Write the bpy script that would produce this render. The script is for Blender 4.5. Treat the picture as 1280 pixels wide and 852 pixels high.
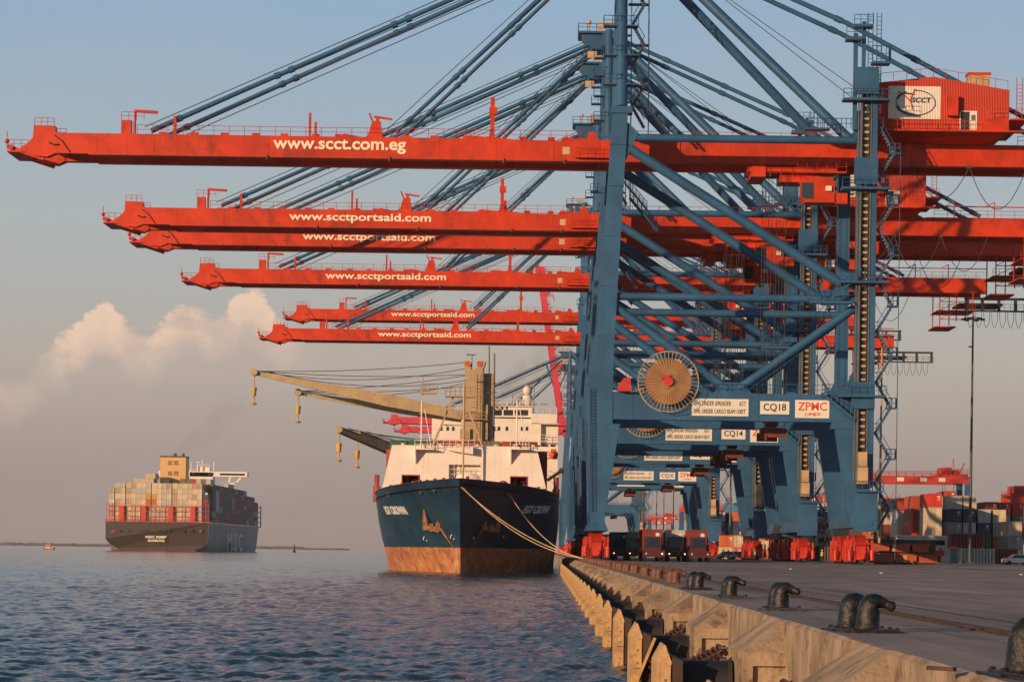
import bpy, math, random
import numpy as np
from mathutils import Vector, Matrix, noise as mnoise
R = math.radians
random.seed(7)
for _o in list(bpy.data.objects): bpy.data.objects.remove(_o)
SC = bpy.context.scene
COL = SC.collection

# ---------------------------------------------------------------- camera, light, sky, exposure
F = 3200.0; VX, VY = 684.0, 689.6; ROLL = R(0.8); HC = 0.95
cam_d = bpy.data.cameras.new('camera'); cam = bpy.data.objects.new('camera', cam_d); COL.objects.link(cam); SC.camera = cam
cam_d.sensor_width = 36; cam_d.sensor_fit = 'HORIZONTAL'; cam_d.lens = F * 36 / 1280
cam_d.shift_x = (640 - VX) / 1280; cam_d.shift_y = (VY - 426) / 1280
cam_d.clip_start = 0.5; cam_d.clip_end = 40000
cam.location = (0, 0, HC)
cam.rotation_euler = (Matrix.Rotation(R(90), 3, 'X') @ Matrix.Rotation(ROLL, 3, 'Z')).to_euler()

SUN_EL, SUN_AZ = R(11), R(43)       # azimuth measured from straight behind the camera towards the left
sun_dir = Vector((-math.sin(SUN_AZ) * math.cos(SUN_EL), -math.cos(SUN_AZ) * math.cos(SUN_EL), math.sin(SUN_EL)))
sd = bpy.data.lights.new('sun', 'SUN'); sd.energy = 4.7; sd.angle = R(0.5); sd.color = (1.0, 0.64, 0.39)
so = bpy.data.objects.new('sun', sd); COL.objects.link(so); so.rotation_euler = (-sun_dir).to_track_quat('-Z', 'Y').to_euler(); so.location = (-80, -80, 60)

W = bpy.data.worlds.new('World'); SC.world = W; W.use_nodes = True
nt = W.node_tree; nt.nodes.clear(); N = nt.nodes; L = nt.links
def nd(t, **k):
    n = N.new(t)
    for a, b in k.items(): setattr(n, a, b)
    return n
def math_(op, a, b=None, c=None, clamp=False):
    n = nd('ShaderNodeMath', operation=op); n.use_clamp = clamp
    for i, v in enumerate((a, b, c)):
        if v is None: continue
        if isinstance(v, (int, float)): n.inputs[i].default_value = v
        else: L.new(v, n.inputs[i])
    return n.outputs[0]
def mixc(f, a, b):
    n = nd('ShaderNodeMix', data_type='RGBA')
    for s, v in ((n.inputs['Factor'], f), (n.inputs[6], a), (n.inputs[7], b)):
        if isinstance(v, (int, float)): s.default_value = v
        elif isinstance(v, tuple): s.default_value = (*v, 1)
        else: L.new(v, s)
    return n.outputs[2]
sky = nd('ShaderNodeTexSky', sky_type='NISHITA'); sky.sun_disc = False
sky.sun_elevation = SUN_EL; sky.sun_rotation = R(180) + SUN_AZ; sky.air_density = 1.0; sky.dust_density = 1.0; sky.ozone_density = 2.0
SKY = 0.085                          # background strength
tc = nd('ShaderNodeTexCoord'); sep = nd('ShaderNodeSeparateXYZ'); L.new(tc.outputs['Generated'], sep.inputs[0])
dx, dy, dz = sep.outputs
az = math_('ARCTAN2', dx, dy); el = math_('ARCSINE', dz)
# towering cloud bank: its top edge wanders with noise over (azimuth, elevation)
cmb = nd('ShaderNodeCombineXYZ'); L.new(az, cmb.inputs[0]); L.new(math_('MULTIPLY', el, 1.35), cmb.inputs[1])
def noise(scale, detail=6, rough=0.55, vec=None):
    n = nd('ShaderNodeTexNoise'); n.inputs['Scale'].default_value = scale; n.inputs['Detail'].default_value = detail; n.inputs['Roughness'].default_value = rough
    L.new(vec or cmb.outputs[0], n.inputs['Vector']); return n.outputs['Fac']
def smooth(v, lo, hi, olo=0., ohi=1.):
    n = nd('ShaderNodeMapRange', interpolation_type='SMOOTHSTEP')
    L.new(v, n.inputs[0])
    for i, x in zip((1, 2, 3, 4), (lo, hi, olo, ohi)): n.inputs[i].default_value = x
    return n.outputs[0]
def gauss(cx, w, amp):
    t = math_('DIVIDE', math_('SUBTRACT', az, cx), w)
    return math_('MULTIPLY', math_('EXPONENT', math_('MULTIPLY', math_('MULTIPLY', t, t), -1.0)), amp)
n1 = noise(48, 8, 0.6); n2 = noise(9, 4, 0.5); n3 = noise(120, 6, 0.6)
base = math_('ADD', math_('MULTIPLY', math_('SUBTRACT', n2, 0.5), 0.012), 0.083)
for a in ((-0.117, 0.012, 0.017), (-0.141, 0.010, 0.012), (-0.172, 0.009, 0.008), (-0.205, 0.012, -0.014), (-0.235, 0.02, -0.016), (0.155, 0.03, -0.020), (0.02, 0.05, 0.006), (-0.30, 0.03, 0.02), (0.36, 0.05, 0.03)):
    base = math_('ADD', base, gauss(*a))
top = math_('ADD', base, math_('ADD', math_('MULTIPLY', math_('SUBTRACT', n1, 0.5), 0.020), math_('MULTIPLY', math_('SUBTRACT', n3, 0.5), 0.014)))
leftness = smooth(az, -0.085, -0.112)
depth = math_('SUBTRACT', top, el)                      # positive inside the cloud
cm = math_('MULTIPLY', smooth(depth, -0.0008, 0.0028), math_('MAXIMUM', math_('MULTIPLY', leftness, smooth(az, -0.205, -0.184)), smooth(depth, -0.002, 0.03)))
lit = smooth(depth, 0.004, 0.026, 1.0, 0.0)               # the sunlit heads of the cumulus
lit = math_('MULTIPLY', lit, smooth(n1, 0.36, 0.56, 0.35, 1.0))
lit = math_('MULTIPLY', lit, math_('ADD', math_('MULTIPLY', leftness, 0.93), 0.07))
n4 = noise(14, 5, 0.5)
ccol = mixc(lit, (0.305/SKY, 0.268/SKY, 0.265/SKY), (0.80/SKY, 0.55/SKY, 0.41/SKY))
# soft grey-pink haze under and in front of everything close to the horizon
hz = smooth(el, 0.0, 0.105, 1.0, 0.0)
rmp = nd('ShaderNodeValToRGB'); L.new(math_('MULTIPLY', el, 2.0), rmp.inputs[0]); E_ = rmp.color_ramp.elements
SKYCOL = ((0.0, (0.30, 0.245, 0.225)), (0.06, (0.37, 0.30, 0.275)), (0.15, (0.49, 0.42, 0.37)), (0.25, (0.45, 0.485, 0.485)), (0.42, (0.31, 0.455, 0.61)), (1.0, (0.20, 0.33, 0.50)))
while len(E_) < len(SKYCOL): E_.new(0.5)
for e_, (p_, c_) in zip(E_, SKYCOL): e_.position = p_; e_.color = (*c_, 1)
air = nd('ShaderNodeVectorMath', operation='SCALE'); L.new(rmp.outputs[0], air.inputs[0]); air.inputs['Scale'].default_value = 1 / SKY
thin = mixc(smooth(el, 0.20, 0.60, 0.85, 0.0), sky.outputs[0], air.outputs[0])
body = mixc(smooth(el, 0.055, 0.082), air.outputs[0], (0.50/SKY, 0.405/SKY, 0.36/SKY))
body = mixc(math_('MULTIPLY', smooth(n4, 0.42, 0.66), 0.25), body, (0.40/SKY, 0.35/SKY, 0.345/SKY))
ccol = mixc(lit, body, (0.88/SKY, 0.62/SKY, 0.45/SKY))
alpha = math_('MULTIPLY', cm, math_('ADD', math_('MULTIPLY', leftness, 0.40), 0.45))
# high thin veil
veil = math_('MULTIPLY', smooth(noise(4, 5, 0.6), 0.4, 0.75), smooth(el, 0.02, 0.2, 0.0, 0.20))
thin = mixc(veil, thin, (0.46/SKY, 0.46/SKY, 0.47/SKY))
up = smooth(el, -0.02, 0.0)
fin = mixc(math_('MULTIPLY', alpha, up), thin, ccol)
bg = nd('ShaderNodeBackground'); bg.inputs[1].default_value = SKY; L.new(fin, bg.inputs[0])
wo = nd('ShaderNodeOutputWorld'); L.new(bg.outputs[0], wo.inputs[0])
vs = SC.view_settings; vs.view_transform = 'Standard'; vs.look = 'None'; vs.gamma = 1; vs.use_curve_mapping = False; vs.exposure = 0.0
SC.cycles.max_bounces = 6; SC.cycles.volume_bounces = 0; SC.cycles.transparent_max_bounces = 12
SC.cycles.use_denoising = True

# ---------------------------------------------------------------- helpers
def at(px, py, Y):
    """a pixel of the 1280 px wide photograph, at distance Y, as a point of the place"""
    a = (px - VX) * Y / F; b = (py - VY) * Y / F; c, s = math.cos(ROLL), math.sin(ROLL)
    return Vector((a * c + b * s, Y, HC + a * s - b * c))
def tag(o, label=None, cat=None, group=None, kind=None):
    if label: o['label'] = label
    if cat: o['category'] = cat
    if group: o['group'] = group
    if kind: o['kind'] = kind
    return o
def empty(name, loc=(0, 0, 0), rz=0.0, label=None, cat=None, group=None, parent=None):
    o = bpy.data.objects.new(name, None); COL.objects.link(o); o.location = loc; o.rotation_euler = (0, 0, rz)
    o.parent = parent; o.empty_display_size = 0.5
    return tag(o, label, cat, group)
def copy_tree(o, parent=None):
    c = o.copy(); COL.objects.link(c); c.parent = parent
    for ch in o.children: copy_tree(ch, c)
    return c

class MB:
    def __init__(s): s.v = []; s.f = []
    def add(s, vs, fs):
        k = len(s.v); s.v.extend([tuple(p) for p in vs]); s.f.extend([tuple(i + k for i in f) for f in fs]); return s
    def hull(s, bot, top):
        n = len(bot)
        fs = [tuple(range(n))[::-1], tuple(range(n, 2 * n))] + [(i, (i + 1) % n, n + (i + 1) % n, n + i) for i in range(n)]
        return s.add(list(bot) + list(top), fs)
    def box(s, x0, x1, y0, y1, z0, z1):
        return s.hull([(x0, y0, z0), (x1, y0, z0), (x1, y1, z0), (x0, y1, z0)], [(x0, y0, z1), (x1, y0, z1), (x1, y1, z1), (x0, y1, z1)])
    def beam(s, p, q, w, h, w2=None, h2=None):
        p = Vector(p); q = Vector(q); d = (q - p).normalized()
        u = Vector((0, 0, 1)) if abs(d.z) < 0.9 else Vector((0, 1, 0))
        a = d.cross(u).normalized(); b = a.cross(d).normalized()
        w2 = w if w2 is None else w2; h2 = h if h2 is None else h2
        r = lambda c, w, h: [c - a * w / 2 - b * h / 2, c + a * w / 2 - b * h / 2, c + a * w / 2 + b * h / 2, c - a * w / 2 + b * h / 2]
        return s.hull(r(p, w, h), r(q, w2, h2))
    def path(s, pts, rad, n=8, closed=False, cap=True):
        pts = [Vector(p) for p in pts]; m = len(pts)
        if isinstance(rad, (int, float)): rad = [rad] * m
        k = len(s.v); ref = None
        for i, p in enumerate(pts):
            d = (pts[(i + 1) % m] - pts[i - 1]) if closed else (pts[min(i + 1, m - 1)] - pts[max(i - 1, 0)])
            d.normalize()
            if ref is None:
                ref = Vector((0, 0, 1)) if abs(d.z) < 0.9 else Vector((0, 1, 0))
            a = d.cross(ref).normalized(); b = a.cross(d).normalized(); ref = b
            for j in range(n):
                t = 2 * math.pi * j / n
                s.v.append(tuple(p + (a * math.cos(t) + b * math.sin(t)) * rad[i]))
        for i in range(m if closed else m - 1):
            for j in range(n):
                A = k + i * n; B = k + ((i + 1) % m) * n; j2 = (j + 1) % n
                s.f.append((A + j, A + j2, B + j2, B + j))
        if cap and not closed:
            s.f.append(tuple(k + j for j in range(n))[::-1]); s.f.append(tuple(k + (m - 1) * n + j for j in range(n)))
        return s
    def tube(s, p, q, r, r2=None, n=8): return s.path([p, q], [r, r if r2 is None else r2], n)
    def prism(s, pts, y0, y1):           # polygon in (x, z), extruded along y
        return s.hull([(x, y0, z) for x, z in pts], [(x, y1, z) for x, z in pts])
    def prismx(s, pts, x0, x1):          # polygon in (y, z), extruded along x
        return s.hull([(x0, y, z) for y, z in pts], [(x1, y, z) for y, z in pts])
    def rail(s, pts, h=1.1, step=2.0, r=0.035, mid=True):
        pts = [Vector(p) for p in pts]; up = Vector((0, 0, h))
        for p, q in zip(pts, pts[1:]):
            n = max(1, round((q - p).length / step))
            for i in range(n + 1):
                c = p.lerp(q, i / n); s.tube(c, c + up, r, n=4)
            s.tube(p + up, q + up, r, n=4)
            if mid: s.tube(p + up * 0.5, q + up * 0.5, r * 0.8, n=4)
        return s
    def ball(s, c, r, n=8, m=6, sq=(1, 1, 1)):
        k = len(s.v); c = Vector(c)
        for i in range(m + 1):
            t = math.pi * i / m
            for j in range(n):
                a = 2 * math.pi * j / n
                s.v.append((c.x + r * sq[0] * math.sin(t) * math.cos(a), c.y + r * sq[1] * math.sin(t) * math.sin(a), c.z + r * sq[2] * math.cos(t)))
        for i in range(m):
            for j in range(n):
                s.f.append((k + i * n + j, k + (i + 1) * n + j, k + (i + 1) * n + (j + 1) % n, k + i * n + (j + 1) % n))
        return s
    def mesh(s, name, mat=None, smooth=True):
        me = bpy.data.meshes.new(name); me.from_pydata(s.v, [], s.f); me.validate()
        import bmesh
        b = bmesh.new(); b.from_mesh(me); bmesh.ops.recalc_face_normals(b, faces=b.faces); b.to_mesh(me); b.free()
        if mat: me.materials.append(mat)
        if smooth:
            me.polygons.foreach_set('use_smooth', [True] * len(me.polygons))
            me.set_sharp_from_angle(angle=R(38))
        return me
    def build(s, name, mat, parent=None, loc=(0, 0, 0), rz=0.0, smooth=True, **k):
        me = s.mesh(name, mat, smooth)
        o = bpy.data.objects.new(name, me); COL.objects.link(o); o.location = loc; o.rotation_euler = (0, 0, rz); o.parent = parent
        return tag(o, **k)
def fit_origin(o):                       # put a top-level mesh's origin at the foot of its own bounds
    co = np.array([v.co for v in o.data.vertices]); c = Vector(((co[:, 0].min() + co[:, 0].max()) / 2, (co[:, 1].min() + co[:, 1].max()) / 2, co[:, 2].min()))
    o.data.transform(Matrix.Translation(-c)); o.location = o.matrix_basis.translation + c
    return o

MATS = {}
def mat(name, col, rough=0.6, metal=0.0, var=0.18, scale=0.6, bump=0.0, dirt=None, dirt_amt=0.35, dirt_scale=1.2, streak=0.0, emit=None, spec=0.5, wave=None, coat=0):
    if name in MATS: return MATS[name]
    m = bpy.data.materials.new(name); m.use_nodes = True; t = m.node_tree; n = t.nodes; b = n['Principled BSDF']
    b.inputs['Roughness'].default_value = rough; b.inputs['Metallic'].default_value = metal; b.inputs['Specular IOR Level'].default_value = spec
    b.inputs['Coat Weight'].default_value = coat
    if emit:
        b.inputs['Emission Color'].default_value = (*col, 1); b.inputs['Emission Strength'].default_value = emit
    tc = n.new('ShaderNodeTexCoord'); mp = n.new('ShaderNodeMapping'); t.links.new(tc.outputs['Object'], mp.inputs[0])
    def noi(sc, det, src, ro=0.55):
        x = n.new('ShaderNodeTexNoise'); x.inputs['Scale'].default_value = sc; x.inputs['Detail'].default_value = det; x.inputs['Roughness'].default_value = ro
        t.links.new(src, x.inputs['Vector']); return x.outputs['Fac']
    def ramp(src, lo, hi, a, c):
        x = n.new('ShaderNodeMapRange'); x.interpolation_type = 'SMOOTHSTEP'; t.links.new(src, x.inputs[0])
        for i, v in zip((1, 2, 3, 4), (lo, hi, a, c)): x.inputs[i].default_value = v
        return x.outputs[0]
    def mix(f, a, c):
        x = n.new('ShaderNodeMix'); x.data_type = 'RGBA'
        for s_, v in ((x.inputs['Factor'], f), (x.inputs[6], a), (x.inputs[7], c)):
            if isinstance(v, tuple): s_.default_value = (*v, 1)
            elif isinstance(v, float): s_.default_value = v
            else: t.links.new(v, s_)
        return x.outputs[2]
    g = noi(scale, 6, mp.outputs[0])
    lo = tuple(max(0, c * (1 - var)) for c in col); hi = tuple(min(1, c * (1 + var)) for c in col)
    c = mix(ramp(g, 0.3, 0.7, 0, 1), lo, hi)
    if dirt:
        d = noi(dirt_scale, 8, mp.outputs[0], 0.65)
        c = mix(ramp(d, 0.52, 0.68, 0, dirt_amt), c, dirt)
    if streak:
        mp2 = n.new('ShaderNodeMapping'); mp2.inputs['Scale'].default_value = (3.0, 3.0, 0.18); t.links.new(tc.outputs['Object'], mp2.inputs[0])
        d = noi(1.0, 6, mp2.outputs[0], 0.6)
        c = mix(ramp(d, 0.5, 0.72, 0, streak), c, dirt or tuple(x * 0.4 for x in col))
    if wave:                              # corrugated sheet: ribs as bump along x
        wv = n.new('ShaderNodeTexWave'); wv.bands_direction = 'X'; wv.inputs['Scale'].default_value = wave
        t.links.new(mp.outputs[0], wv.inputs['Vector'])
        bp = n.new('ShaderNodeBump'); bp.inputs['Strength'].default_value = 0.8; bp.inputs['Distance'].default_value = 0.06
        t.links.new(wv.outputs['Fac'], bp.inputs['Height']); t.links.new(bp.outputs[0], b.inputs['Normal'])
    elif bump:
        bp = n.new('ShaderNodeBump'); bp.inputs['Strength'].default_value = bump; bp.inputs['Distance'].default_value = 0.03
        t.links.new(noi(9, 8, mp.outputs[0], 0.6), bp.inputs['Height']); t.links.new(bp.outputs[0], b.inputs['Normal'])
    t.links.new(c, b.inputs['Base Color'])
    MATS[name] = m; return m

BLUE = mat('crane_blue_paint', (0.026, 0.105, 0.21), 0.42, spec=0.4, var=0.18, scale=0.25, dirt=(0.05, 0.06, 0.06), dirt_amt=0.45, streak=0.35)
DBLUE = mat('crane_navy_paint', (0.016, 0.045, 0.095), 0.45, var=0.2, dirt=(0.03, 0.035, 0.04))
RED = mat('crane_red_paint', (0.53, 0.040, 0.009), 0.48, spec=0.3, var=0.18, scale=0.35, dirt=(0.17, 0.030, 0.015), dirt_amt=0.55, dirt_scale=0.45, streak=0.38)
PINK = mat('faded_pink_red_paint', (0.55, 0.035, 0.06), 0.5, var=0.08)
BOGIE = mat('bogie_red_paint', (0.52, 0.035, 0.014), 0.45, var=0.2, dirt=(0.06, 0.03, 0.025), dirt_amt=0.6)
CREAM = mat('sign_cream', (0.72, 0.68, 0.56), 0.5, var=0.05)
TXTW = mat('lettering_white', (0.80, 0.70, 0.50), 0.5, var=0.04)
BLACK = mat('lettering_black', (0.015, 0.015, 0.015), 0.6, var=0.1)
SIGNR = mat('lettering_red', (0.62, 0.08, 0.03), 0.5, var=0.05)
NAVY = mat('logo_navy', (0.02, 0.03, 0.10), 0.5, var=0.05)
STEEL = mat('weathered_grey_steel', (0.14, 0.14, 0.14), 0.5, metal=0.3, var=0.25, dirt=(0.10, 0.05, 0.03))
DARK = mat('greasy_dark_steel', (0.03, 0.03, 0.032), 0.6, var=0.3)
ROPE = mat('steel_rope', (0.05, 0.05, 0.055), 0.6, var=0.1)
GLASS = mat('dark_window_glass', (0.02, 0.025, 0.03), 0.08, var=0.1, spec=0.9)
BRASS = mat('reel_tan_paint', (0.30, 0.155, 0.055), 0.5, var=0.2, dirt=(0.15, 0.08, 0.04))
TAN = mat('lift_tan_paint', (0.46, 0.32, 0.17), 0.5, var=0.2)
WHITE = mat('ship_white_paint', (0.78, 0.73, 0.64), 0.5, var=0.05, dirt=(0.40, 0.27, 0.15), dirt_amt=0.25, streak=0.18)
KHAKI = mat('ship_crane_khaki', (0.42, 0.31, 0.17), 0.5, var=0.12, dirt=(0.16, 0.09, 0.05), dirt_amt=0.5, streak=0.2)

FONT_CACHE = {}
def text_mb(s, w, h, bold=0.03, depth=0.03, shear=0.0):
    """flat lettering facing -Y: origin at its centre, w x h metres"""
    key = (s, bold, shear)
    if key not in FONT_CACHE:
        cu = bpy.data.curves.new('t', 'FONT'); cu.body = s; cu.size = 1; cu.offset = bold; cu.shear = shear; cu.resolution_u = 4
        ob = bpy.data.objects.new('t', cu); COL.objects.link(ob); dg = bpy.context.evaluated_depsgraph_get(); dg.update()
        me = bpy.data.meshes.new_from_object(ob.evaluated_get(dg)); bpy.data.objects.remove(ob)
        vs = [tuple(v.co) for v in me.vertices]; fs = [tuple(p.vertices) for p in me.polygons]
        eb = [tuple(e.vertices) for e in me.edges]; cnt = {}
        for p in me.polygons:
            for a, b in p.edge_keys: cnt[(a, b)] = cnt.get((a, b), 0) + 1
        bd = [e for e, c in cnt.items() if c == 1]
        bpy.data.meshes.remove(me); FONT_CACHE[key] = (vs, fs, bd)
    vs, fs, bd = FONT_CACHE[key]
    xs = [v[0] for v in vs]; ys = [v[1] for v in vs]; x0, x1, y0, y1 = min(xs), max(xs), min(ys), max(ys)
    sx = w / (x1 - x0); sy = h / (y1 - y0); k = len(vs)
    V = [((x - (x0 + x1) / 2) * sx, -depth, (y - (y0 + y1) / 2) * sy) for x, y, z in vs] + [((x - (x0 + x1) / 2) * sx, 0, (y - (y0 + y1) / 2) * sy) for x, y, z in vs]
    m = MB(); m.add(V, [tuple(f) for f in fs] + [(a, b, b + k, a + k) for a, b in bd]); return m
def move(mb, dx, dy, dz):
    mb.v = [(x + dx, y + dy, z + dz) for x, y, z in mb.v]; return mb
def sag(p, q, drop, n=12):
    p = Vector(p); q = Vector(q)
    return [p.lerp(q, i / n) - Vector((0, 0, drop * 4 * (i / n) * (1 - i / n))) for i in range(n + 1)]
# ---------------------------------------------------------------- setting: water, quay deck, quay wall, far shore
WZ = -1.8
def make_water():
    rng = np.random.default_rng(3)
    ys = np.concatenate([[-60, -20, 10, 25], np.geomspace(42, 520, 1100), np.geomspace(525, 12000, 90)])
    us = np.linspace(-1, 1, 640)
    Yg = np.repeat(ys[:, None], len(us), 1)
    left = -0.24 * np.maximum(ys, 50) - 12; right = np.full_like(ys, 5.0)
    Xg = left[:, None] + (us[None, :] + 1) / 2 * (right - left)[:, None]
    Z = np.zeros_like(Xg)
    dxg = (right - left)[:, None] / len(us); dyg = np.gradient(ys)[:, None]
    for i in range(130):
        lam = 0.20 * (4.2 / 0.20) ** rng.random(); th = rng.normal(2.0, 0.85); k = 2 * math.pi / lam
        kx, ky = k * math.cos(th), k * math.sin(th)
        amp = 0.0050 * lam * (1 + 0.5 * rng.random()) * (1.0 if lam < 1.2 else 0.50)
        cell = np.maximum(dyg * abs(ky) / k, dxg * abs(kx) / k) * 2.6
        fade = np.clip((lam - cell) / (0.5 * lam), 0, 1)
        px = kx * Xg + ky * Yg + rng.random() * 6.28
        Z += amp * fade * (np.sin(px) + 0.25 * np.sin(2 * px + 0.5))
    ripple = 0.6 + 0.4 * np.sin(Xg * 0.05 + 1.3 * np.sin(Yg * 0.021)) * np.sin(Yg * 0.033 + 0.8 * np.sin(Xg * 0.03))
    Z = WZ + Z * (0.55 + 0.45 * ripple) * (ys[:, None] > 15)
    nr, nc = Xg.shape
    me = bpy.data.meshes.new('water'); me.vertices.add(nr * nc); me.vertices.foreach_set('co', np.stack([Xg, Yg, Z], -1).astype('f').ravel())
    a = (np.arange(nr - 1)[:, None] * nc + np.arange(nc - 1)[None, :]).ravel()
    q = np.stack([a, a + 1, a + nc + 1, a + nc], -1).astype('i')
    me.loops.add(q.size); me.loops.foreach_set('vertex_index', q.ravel()); me.polygons.add(len(q)); me.polygons.foreach_set('loop_start', np.arange(0, q.size, 4, dtype='i'))
    me.polygons.foreach_set('use_smooth', np.ones(len(q), bool)); me.update(); me.validate()
    m = bpy.data.materials.new('harbour_water'); m.use_nodes = True; t = m.node_tree; b = t.nodes['Principled BSDF']
    b.inputs['Base Color'].default_value = (0.018, 0.050, 0.080, 1); b.inputs['Roughness'].default_value = 0.12; b.inputs['IOR'].default_value = 1.333
    g = t.nodes.new('ShaderNodeNewGeometry'); mp = t.nodes.new('ShaderNodeMapping'); mp.inputs['Scale'].default_value = (1.0, 0.55, 1); t.links.new(g.outputs['Position'], mp.inputs[0])
    hs = []
    for sc, amp in ((5.0, 0.045), (1.6, 0.10), (0.13, 0.16)):
        x = t.nodes.new('ShaderNodeTexNoise'); x.inputs['Scale'].default_value = sc; x.inputs['Detail'].default_value = 5; t.links.new(mp.outputs[0], x.inputs['Vector'])
        y = t.nodes.new('ShaderNodeMath'); y.operation = 'MULTIPLY'; y.inputs[1].default_value = amp; t.links.new(x.outputs['Fac'], y.inputs[0]); hs.append(y.outputs[0])
    s1 = t.nodes.new('ShaderNodeMath'); t.links.new(hs[0], s1.inputs[0]); t.links.new(hs[1], s1.inputs[1])
    s2 = t.nodes.new('ShaderNodeMath'); t.links.new(s1.outputs[0], s2.inputs[0]); t.links.new(hs[2], s2.inputs[1])
    bp = t.nodes.new('ShaderNodeBump'); bp.inputs['Strength'].default_value = 0.9; bp.inputs['Distance'].default_value = 1.0
    t.links.new(s2.outputs[0], bp.inputs['Height']); t.links.new(bp.outputs[0], b.inputs['Normal'])
    me.materials.append(m); o = bpy.data.objects.new('water', me); COL.objects.link(o); o['kind'] = 'structure'
make_water()

def deck_material():
    m = bpy.data.materials.new('quay_paving'); m.use_nodes = True; t = m.node_tree; n = t.nodes; b = n['Principled BSDF']; b.inputs['Roughness'].default_value = 0.75
    g = n.new('ShaderNodeNewGeometry')
    def noi(sc, scale, det=8, ro=0.6):
        mp = n.new('ShaderNodeMapping'); mp.inputs['Scale'].default_value = sc; t.links.new(g.outputs['Position'], mp.inputs[0])
        x = n.new('ShaderNodeTexNoise'); x.inputs['Scale'].default_value = scale; x.inputs['Detail'].default_value = det; x.inputs['Roughness'].default_value = ro; t.links.new(mp.outputs[0], x.inputs['Vector']); return x.outputs['Fac']
    def ramp(f, stops):
        r = n.new('ShaderNodeValToRGB'); t.links.new(f, r.inputs[0]); e = r.color_ramp.elements
        while len(e) < len(stops): e.new(0.5)
        for q, (p, c) in zip(e, stops): q.position = p; q.color = (*c, 1)
        return r.outputs[0]
    c = ramp(noi((1, 0.35, 1), 0.12), [(0.3, (0.18, 0.150, 0.135)), (0.5, (0.29, 0.235, 0.205)), (0.7, (0.39, 0.32, 0.27))])
    c2 = ramp(noi((1, 0.12, 1), 0.8), [(0.35, (0.45, 0.43, 0.44)), (0.62, (1.0, 1.0, 1.0))])
    mx = n.new('ShaderNodeMix'); mx.data_type = 'RGBA'; mx.blend_type = 'MULTIPLY'; mx.inputs['Factor'].default_value = 0.8
    bk = n.new('ShaderNodeTexBrick'); bk.offset = 0.5; bk.inputs['Scale'].default_value = 1.0; bk.inputs['Brick Width'].default_value = 5.0; bk.inputs['Row Height'].default_value = 6.0; bk.inputs['Mortar Size'].default_value = 0.03; bk.inputs['Color1'].default_value = (1, 1, 1, 1); bk.inputs['Color2'].default_value = (.86, .86, .88, 1); bk.inputs['Mortar'].default_value = (.35, .33, .32, 1); t.links.new(g.outputs['Position'], bk.inputs['Vector'])
    st = ramp(noi((1, .5, 1), .45, 6, .7), [(0.60, (1, 1, 1)), (0.72, (.45, .42, .42))]); ty = ramp(noi((1.6, .02, 1), 1.0, 4, .6), [(0.56, (1, 1, 1)), (0.66, (.62, .60, .60))])
    t.links.new(c, mx.inputs[6]); t.links.new(c2, mx.inputs[7]); cur = mx.outputs[2]
    for src in (bk.outputs['Color'], st, ty):
        q = n.new('ShaderNodeMix'); q.data_type = 'RGBA'; q.blend_type = 'MULTIPLY'; q.inputs['Factor'].default_value = 1.0; t.links.new(cur, q.inputs[6]); t.links.new(src, q.inputs[7]); cur = q.outputs[2]
    t.links.new(cur, b.inputs['Base Color'])
    bp = n.new('ShaderNodeBump'); bp.inputs['Strength'].default_value = 0.5; bp.inputs['Distance'].default_value = 0.02
    t.links.new(noi((1, 1, 1), 6), bp.inputs['Height']); t.links.new(bp.outputs[0], b.inputs['Normal'])
    return m
d = MB(); d.add([(3.56, -40, 0), (8.2, -40, 0), (8.2, 12000, 0), (3.56, 12000, 0), (4200, -40, 0), (4200, 12000, 0)], [(0, 1, 2, 3), (1, 4, 5, 2)])
d.build('ground', deck_material(), smooth=False, kind='structure')

CONC = mat('weathered_quay_concrete', (0.31, 0.228, 0.145), 0.85, var=0.42, scale=0.9, bump=1.0, dirt=(0.10, 0.060, 0.035), dirt_amt=0.75, dirt_scale=2.6, streak=0.14)
RUSTC = mat('rust_stained_strip', (0.055, 0.030, 0.023), 0.8, var=0.4, scale=3, bump=0.5, dirt=(0.10, 0.06, 0.05))
BS = 12.0; B0 = 20.1          # bollard spacing and the nearest one
FS = 11.8; FY0 = 27.6         # fender spacing
# quay wall: cope with a splayed edge, a buttress behind every fender, sunken panels in between
w = MB(); XA, XB, XC = 3.56, 3.50, 2.88; BOT = -6.0
w.add([(XA, -40, -.004), (XA, 1250, -.004), (XB, 1250, -.05), (XB, -40, -.05), (XB, -40, BOT), (XB, 1250, BOT)], [(0, 1, 2, 3), (3, 2, 5, 4)])
n = -3; rw = random.Random(8)
while FY0 + FS * n < 1240:       # buttress blocks, splayed on top, on the near end and at the far corner
    fy = FY0 + FS * n; y0 = fy - 1.9 + rw.uniform(-.1, .1); y1 = fy + 1.15; xc = XC + rw.uniform(-.02, .02); zc = -.45 + rw.uniform(-.02, .02)
    foot = [(xc, y0), (XB + .25, y0), (XB + .25, y1 + 1.5), (XB - .02, y1 + 1.5), (xc, y1)]
    w.hull([(x, y, BOT) for x, y in foot], [(x, y, zc) for x, y in foot])
    tip_ = [(XA - .05, y0 + .62), (XB + .25, y0 + .62), (XB + .25, y1 + 1.5), (XA - .03, y1 + 1.5), (XA - .05, y1 - .25)]
    w.hull([(x, y, zc) for x, y in foot], [(x, y, -.006) for x, y in tip_])
    if n < 14:                   # raised surround of the sunken panel on the near end
        w.box(xc + .002, xc + .13, y0 - .09, y0, BOT, zc - .01); w.box(xc + .13, XB + .25, y0 - .09, y0, zc - .20, zc - .01)
        w.box(xc - .035, xc - .002, y0 + .5, y0 + .62, BOT, zc - .02); w.box(xc - .03, xc - .002, y0 + 1.9, y0 + 2.2, BOT, zc - .02)
    n += 1
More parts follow.
